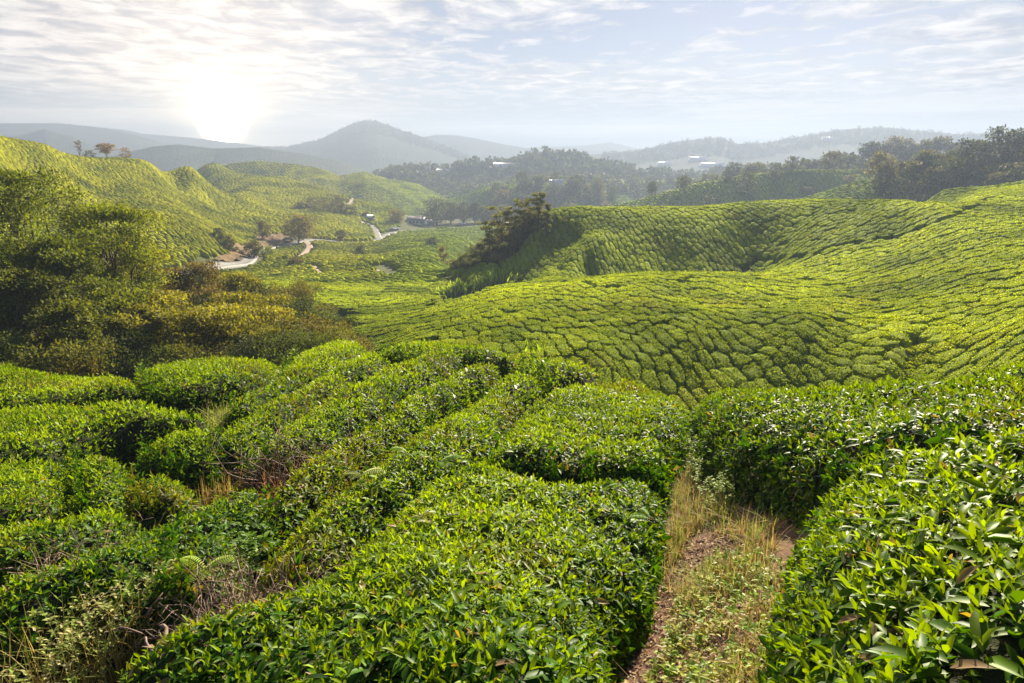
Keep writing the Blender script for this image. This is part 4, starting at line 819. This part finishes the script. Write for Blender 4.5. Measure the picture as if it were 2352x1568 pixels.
def house(loc, L_, W_, h, rz, label):
    r_ = empty('farmhouse', loc, rz); one(r_, 'wall', M_WALLP, ((0,0,h/2-.4),(L_,W_,h+.8))); gable(r_, 'roof', M_ROOF, L_, W_, h, h*.75)
    for k_ in range(4): w_ = one(r_, 'window', M_WIN, ((-L_/2+L_*(k_+.7)/4.6, -W_/2-.03, h*.55),(1.3,.06,1.2)))
    one(r_, 'door', M_GREYP, ((L_*.42,-W_/2-.03,h*.4),(1.1,.06,h*.8))); return tag(r_, label, 'house')
p = hit(417, 224, 250, 620, -HT); house(tuple(p), 11, 7, 2.8, R(-4), 'low farmhouse with a grey gabled roof and white walls beside the big round tree')
p = hit(430, 224.5, 250, 620, -HT); r_ = empty('outbuilding', tuple(p), R(-4)); one(r_, 'wall', M_WALLP, ((0,0,1.0),(5,4,2.6))); gable(r_, 'roof', M_WHITE, 5, 4, 2.3, 1.0, .3); one(r_, 'door', M_GREYP, ((0,-2.03,.9),(1.2,.06,1.9))); tag(r_, 'small white-roofed outbuilding right of the farmhouse', 'shed')
p = hit(369, 220, 250, 620, -HT); r_ = empty('field_shed', tuple(p), R(-30)); one(r_, 'wall', M_ROOF, ((0,0,.8),(6,4,2.4))); gable(r_, 'roof', M_WHITE, 6.4, 4.4, 2.0, 1.1, .4); one(r_, 'door', M_GREYP, ((0,-2.03,.8),(1.2,.06,1.8))); tag(r_, 'field shed with a pale sloping roof at the top of the lane', 'shed')
def car(loc, rz, paint, label):
    r_ = empty('parked_car', loc, rz); mb = MB(); prof = [(-2.1,.35),(-2.15,.8),(-1.7,.92),(-1.2,1.42),(.5,1.45),(1.15,.98),(2.0,.85),(2.15,.6),(2.1,.35)]
    V = np.array([[x_, s_*(.85 if z_ < 1 else .68), z_] for s_ in (-1, 1) for x_, z_ in prof]); k_ = len(prof); mb.add(V, [[[i, (i+1) % k_, (i+1) % k_ + k_, i + k_] for i in range(k_)]]); mb.P.append(np.array([list(range(k_))[::-1]])); mb.P.append(np.array([list(range(k_, 2*k_))])); mb.build('body', paint, r_, tint=False)
    one(r_, 'windscreen', M_WIN, ((.86,0,1.2),(.45,1.3,.36))); one(r_, 'side_windows', M_WIN, ((-.35,0,1.17),(1.5,1.52,.3)))
    for sx in (-1.35, 1.35):
        for sy in (-.86, .86):
            w_ = MB(); w_.tube(np.array([[sx, sy-.1, .32],[sx, sy+.1, .32]]), .32, 12); w_.build('wheel', M_TYRE, r_, tint=False)
    return tag(r_, label, 'car', 'cars on the valley road')
for u, v, a_, pm, lab in [(462,225.5,20,M_WHITEP,'white car parked by the road at the right of the farmhouse trees'),(392,231,35,M_GREYP,'grey car on the road at the lane junction'),(396,230.4,30,M_WHITEP,'white car following the grey car near the junction'),(288,242,20,M_GREYP,'dark car on the road bend under the big hazy tree')]:
    p = hit(u, v, 200, 620, -HT); car((p[0], p[1], p[2] + .5), R(a_), pm, lab)
def greenhouse(hill, u, v, L_, bays, rz, label):
    p = hill.at(u, v); r_ = empty('greenhouse', (p[0], p[1], p[2]+1.0), rz); mb = MB(); a = np.linspace(0, math.pi, 9)
    for b in range(bays):
        yc_ = (b - (bays-1)/2) * 7; V = np.array([[x_, yc_ + 3.5*math.cos(t_), 3 + 2.2*math.sin(t_)] for x_ in (-L_/2, L_/2) for t_ in a]); mb.add(V, [[[i, i+1, i+10, i+9] for i in range(8)]])
        mb.P.append(np.array([list(range(9))]) + mb.n - 18); mb.P.append(np.array([list(range(9, 18))[::-1]]) + mb.n - 18)
    mb.build('cover', M_WHITE, r_, tint=False); one(r_, 'frame', M_WHITE, ((0,0,0),(L_-.2,bays*7-.2,6.0))); return tag(r_, label, 'greenhouse', 'white greenhouses on the far hills')
for hl, u, v, L_, b_, a_, lab in [(h_dark,507,168,34,4,8,'long white greenhouse block on the hill right of the mountain foot'),(h_dark,424,172,16,2,0,'small white greenhouse at the foot of the pointed mountain'),(h_dark,443,174,16,2,5,'small white greenhouse right of the one at the mountain foot'),(h_peak,301,162,26,3,0,'white greenhouse at the left foot of the pointed mountain'),(h_r,827,140,18,3,0,'white greenhouse high on the far right mountain'),(h_r,698,160,36,3,0,'upper white greenhouse in the hazy gap at the right'),(h_r,712,166,46,3,4,'long lower white greenhouse in the hazy gap at the right'),(h_r,664,165,26,3,0,'white greenhouse left of the long lower one in the gap'),(h_tree,556,187,12,1,0,'small white-roofed greenhouse among the trees of the knoll')]:
    greenhouse(hl, u, v, L_, b_, R(a_), lab)
# ------------------------------------------------------------------ grasses, weeds and dead wood near the camera
def dpoly(pts, y0=1.25, y1=36, off=-.5): return to_world([(a*DSC, b*DSC) for a, b in pts], y0, y1, off)[:, :2]
def sample(poly, k):
    x0, y0 = poly.min(0); x1, y1 = poly.max(0); o = np.zeros((0, 2))
    for _t in range(60):
        if len(o) >= k: break
        c = np.column_stack([rng.uniform(x0, x1, k), rng.uniform(y0, y1, k)]); o = np.vstack([o, c[inpoly(c[:, 0], c[:, 1], poly)]])
    return o[:k]
def area(p): x, y = p.T; return abs(np.dot(x, np.roll(y, -1)) - np.dot(y, np.roll(x, -1))) / 2
def grass(name, poly, dens, hgt, tints, label, wd=.010, bend=.5, clump=.6):
    k = int(area(poly) * dens); s_ = sample(poly, k); m = vn(s_[:, 0]/clump, s_[:, 1]/clump, 90) + .5 + .5*vn(s_[:, 0]*5, s_[:, 1]*5, 91); s_ = s_[m > .38]; k = len(s_); mb = MB()
    a = rng.random(k)*6.28; L_ = hgt*(.4+.9*rng.random(k)); sp = bend*rng.random(k); ts = np.linspace(0, 1, 4)
    base_ = np.column_stack([s_, ground(s_[:, 0], s_[:, 1])-.02]); dr = np.column_stack([np.cos(a), np.sin(a), 0*a])
    c = base_[:, None] + dr[:, None]*(sp*L_)[:, None, None]*(ts**1.7)[None, :, None] + np.array([0, 0, 1.])*(L_[:, None]*(ts - .3*sp[:, None]*ts**2))[:, :, None]
    sd_ = np.column_stack([-np.sin(a), np.cos(a), 0*a]); w_ = wd*(.6+.8*rng.random(k))[:, None]*np.array([1, .9, .6, .08])
    V = np.stack([c - sd_[:, None]*w_[..., None], c + sd_[:, None]*w_[..., None]], 2).reshape(k, 8, 3); q = np.array([[0,1,3,2],[2,3,5,4],[4,5,7,6]]); t_ = np.array(tints)[rng.integers(len(tints), size=k)]*(.7+.6*rng.random(k))[:, None]
    mb.add(V.reshape(-1, 3), [(q[None]+np.arange(k)[:, None, None]*8).reshape(-1, 4)], np.repeat(t_, 8, 0)); return tag(mb.build(name, M_DRY), label, 'grass', kind='stuff')
def weeds(name, poly, dens, size, hgt, tints, label, up=.0, per=5):
    k = int(area(poly)*dens); s_ = sample(poly, k); m = fbm(s_[:, 0]/.7, s_[:, 1]/.7, 93, 2); s_ = s_[m > -.05]; k = len(s_); mb = MB()
    b = np.column_stack([s_, ground(s_[:, 0], s_[:, 1])]) + np.array([0, 0, 1.])*(hgt*rng.random(k)**.7)[:, None]; e1 = rdir(k)*np.array([1, 1, .1]); t_ = np.array(tints)[rng.integers(len(tints), size=k)]
    for r in range(per):
        a = r*2.4+rng.random(k)*.6; d = norm(np.column_stack([np.cos(a), np.sin(a), .2+.6*rng.random(k)])); L_ = size*(.5+.8*rng.random(k)); leaves(mb, b+np.array([0, 0, .012])*r, d, np.array([0, 0, 1.])+rdir(k)*.4, L_, L_*.5, t_*(.7+.6*rng.random(k))[:, None], L_NEAR)
    return tag(mb.build(name, M_LEAF), label, 'weeds', kind='stuff')
STRAW, YGRN, RUST = (.42,.32,.14), (.26,.32,.06), (.34,.17,.09)
PG = dpoly([(1555,1000),(1575,930),(1612,905),(1640,960),(1655,1050),(1700,1110),(1800,1120),(1800,1165),(1730,1230),(1680,1290),(1560,1290),(1520,1240),(1545,1140)])
grass('path_grass', PG, 1300, .26, [STRAW, YGRN, YGRN, (.36,.22,.10)], 'tufts of straw and green grass on the earth path', .005, 1.3, .35)
weeds('path_weeds', dpoly([(1565,960),(1590,905),(1640,925),(1672,1010),(1690,1105),(1630,1110),(1585,1060)]), 320, .05, .40, [(.16,.24,.03),(.24,.30,.05)], 'small light green weeds at the upper end of the path')
PW = dpoly([(1560,1330),(1640,1270),(1720,1250),(1800,1290),(1850,1420),(1900,1560),(1940,1660),(1430,1660),(1490,1540),(1530,1440)], off=-.8)
weeds('creeping_weeds', PW, 260, .055, .16, [(.13,.22,.02),(.22,.30,.03),(.30,.32,.05),(.30,.24,.08)], 'low green weeds spreading over the right side of the path')
grass('dry_path_grass', PW, 900, .24, [STRAW, (.40,.30,.16), YGRN], 'dry grass mixed with the weeds low on the path', .005, 1.0, .4)
PS = dpoly([(1400,1640),(1420,1440),(1480,1300),(1560,1250),(1760,1180),(1790,1300),(1700,1400),(1600,1660)], off=-.9)
# fallen leaves and crumbs of soil
k = 2600; s_ = sample(PS, k); mb = MB(); b = np.column_stack([s_, ground(s_[:, 0], s_[:, 1])+.012]); d = rdir(k)*np.array([1, 1, .25]); L_ = .03+.05*rng.random(k)
leaves(mb, b, d, np.array([0, 0, 1.])+rdir(k)*.5, L_, L_*.45, np.array([STRAW,(.22,.12,.07),(.45,.30,.20),(.12,.07,.05)])[rng.integers(4, size=k)], L_NEAR); tag(mb.build('fallen_leaves', M_DRY), 'brown fallen leaves on the bare earth path', 'leaves', kind='stuff')
k = 1500; s_ = sample(PS, k); mb = MB()
for i_ in range(k):
    r_ = .006+.018*rng.random()**3; c_ = np.array([*s_[i_], float(ground(*s_[i_]))+r_*.3]); O = np.array([[1,0,0],[0,1,0],[-1,0,0],[0,-1,0],[0,0,.8],[0,0,-.8]])*r_*(.6+.8*rng.random((6, 1))); mb.add(O+c_, [[[0,1,4],[1,2,4],[2,3,4],[3,0,4],[1,0,5],[2,1,5],[3,2,5],[0,3,5]]])
tag(mb.build('pebbles', M_DIRT, tint=False), 'crumbs of soil and small stones on the path', 'pebbles', kind='stuff')
GS = dpoly([(440,1000),(455,960),(500,938),(420,912),(500,902),(560,905),(640,898),(590,925),(545,950),(515,980),(480,1015)], off=-.3)
grass('furrow_grass', GS, 420, .62, [(.30,.34,.05),(.36,.38,.07),(.22,.28,.04)], 'bright yellow-green grass filling the furrow between the left hedges', .018, 1.2, .7)
LS = dpoly([(-20,1300),(135,1258),(243,1218),(330,1172),(400,1122),(450,1092),(520,1062),(560,1068),(500,1105),(420,1150),(330,1205),(240,1240),(120,1295),(-20,1342)], off=-.35)
grass('strip_grass', LS, 700, .6, [(.38,.30,.08),(.30,.30,.06),(.40,.26,.10)], 'yellowing grass in the strip between the left hedges', .009, 1.3, .6)
DP = dpoly([(545,1072),(598,1036),(660,1005),(738,984),(750,998),(690,1035),(600,1072)], off=-.15)
grass('dry_reddish_grass', DP, 800, .68, [RUST, (.40,.22,.13), (.28,.15,.08)], 'patch of dry reddish stalks among the hedges', .007, 1.5, .4)
WL = dpoly([(-60,1440),(60,1412),(200,1352),(330,1306),(400,1300),(480,1345),(430,1385),(330,1440),(240,1500),(120,1600),(-60,1700)], off=-.5)
weeds('flowering_weeds', WL, 420, .045, .85, [(.30,.32,.10),(.44,.40,.20),(.22,.30,.06)], 'pale flowering weeds in the lower left corner')
grass('tall_dry_grass', WL, 520, .85, [(.42,.34,.12),(.36,.28,.08),(.30,.32,.08)], 'tall dry yellow grass in the lower left corner', .006, 1.2, .5)
WG = dpoly([(280,1440),(330,1370),(480,1330),(600,1300),(640,1250),(560,1250),(500,1310),(400,1320),(330,1380),(250,1470)], off=-.4)
weeds('leafy_weeds', WG, 300, .085, .85, [(.07,.15,.012),(.14,.24,.02),(.05,.11,.01)], 'broad-leaved green weeds around the dead brushwood')
def brush(name, cpx, rad, n_, label, hgt, seed, thick=.008, off=-.3):
    g = np.random.default_rng(seed); c_ = hit(cpx[0]*DSC, cpx[1]*DSC, 1.3, 30, 0.0); gz = float(ground(c_[0], c_[1])); mb = MB()
    for _ in range(n_):
        b = np.array([g.normal()*rad*.5, g.normal()*rad*.35, hgt*.15*g.random()]); d = norm(np.array([g.normal(), g.normal(), .35+.5*g.random()])); L_ = rad*g.uniform(.5, 1.3); pts = [b]
        for _k in range(5): d = norm(d + g.normal(size=3)*.33); pts.append(pts[-1]+d*L_/5)
        pts = np.array(pts); pts[:, 2] = np.minimum(pts[:, 2], hgt*1.15); t0 = thick*g.uniform(.4, 1.6); mb.tube(pts, t0*np.linspace(1, .3, 6), 5)
        for _k in range(3): j = g.integers(1, 5); e = pts[j]+norm(g.normal(size=3)+[0, 0, .4])*L_*.3; mb.tube(np.array([pts[j], (pts[j]+e)/2+g.normal(size=3)*.02, e]), t0*np.array([.5, .35, .15]), 4)
    o = mb.build(name, M_TWIG, smooth=True, tint=False); o.location = (c_[0], c_[1], max(gz, float(canopy(c_[0], c_[1])) - hgt*.62)); return tag(o, label, 'brushwood')
brush('brushwood', (545,1335), .60, 150, 'tangled heap of dead tea branches left of the front hedge', .85, 3)
brush('brushwood', (400,1420), .35, 14, 'thick broken branch lying among the leafy weeds', .55, 4, .016)
brush('brushwood', (130,1265), .6, 26, 'bare twigs under the narrow hedge at the left edge', .5, 6, .007)
brush('dead_shrub', (655,1022), 1.1, 60, 'dead reddish shrub in the dry patch among the hedges', 1.0, 5, .010)
def fern(px, L_, n_, label, seed, off=0.0, tint=(.20,.36,.05)):
    g = np.random.default_rng(seed); c_ = hit(px[0]*DSC, px[1]*DSC, 1.3, 30, off); mb = MB()
    for f_ in range(n_):
        a = g.uniform(0, 6.28); ts = np.linspace(0, 1, 15); ln = L_*g.uniform(.7, 1.1); dr = np.array([math.cos(a), math.sin(a), 0]); c = c_ + dr*(ts*ln*.85)[:, None] + np.array([0, 0, 1.])*(ln*(.55*ts-.45*ts**2))[:, None]; sd_ = np.array([-math.sin(a), math.cos(a), 0.])
        mb.tube(c, .003, 4, np.array(tint)*.6)
        for s_ in (-1, 1): w_ = ln*.24*np.sin(np.pi*(.12+.86*ts[1:]))+.006; leaves(mb, c[1:], norm(sd_*s_+dr*.35)+np.zeros((14, 3)), np.tile([0, 0, 1.], (14, 1)), w_, np.full(14, ln*.05), np.tile(np.array(tint)*g.uniform(.7, 1.2), (14, 1)), L_NEAR)
    return tag(mb.build('fern', M_LEAF), label, 'fern', 'ferns growing among the hedges')
fern((1490,1190), .20, 2, 'bright fern frond at the right end of the front hedge', 1, .02)
fern((1400,1470), .24, 3, 'drooping fern at the foot of the front hedge by the path', 2, -.55, (.09,.20,.03))
fern((470,1310), .38, 4, 'large yellow-green fern beside the dead brushwood', 3, -.05, (.30,.42,.05))
fern((940,1045), .36, 4, 'pale fern growing out of the long hedge top', 4, .05)
fern((1010,1062), .32, 3, 'second fern on the long hedge, nearer the front hedge', 5, .03)
fern((830,1090), .34, 4, 'yellowish fern beside the dry tuft left of the long hedge', 6, .03, (.30,.36,.07))
for q_, (u, v, Y) in enumerate([(0,0,0)][:0]): pass
# ------------------------------------------------------------------ haze: one closed box of even air
HB = MB(); HB.box((0, 1830, 17), (6400, 3720, 180)); m_, t_ = mat_new('haze_air')
vol = N(t_, 'ShaderNodeVolumePrincipled', {'Color': (.27,.335,.475,1), 'Density': HAZE_DENSITY, 'Anisotropy': 0.32}); t_.links.new(vol.outputs[0], N(t_, 'ShaderNodeOutputMaterial').inputs['Volume'])
hz = HB.build('haze', m_, tint=False); tag(hz, 'pale morning haze filling the valley', 'haze', kind='stuff')
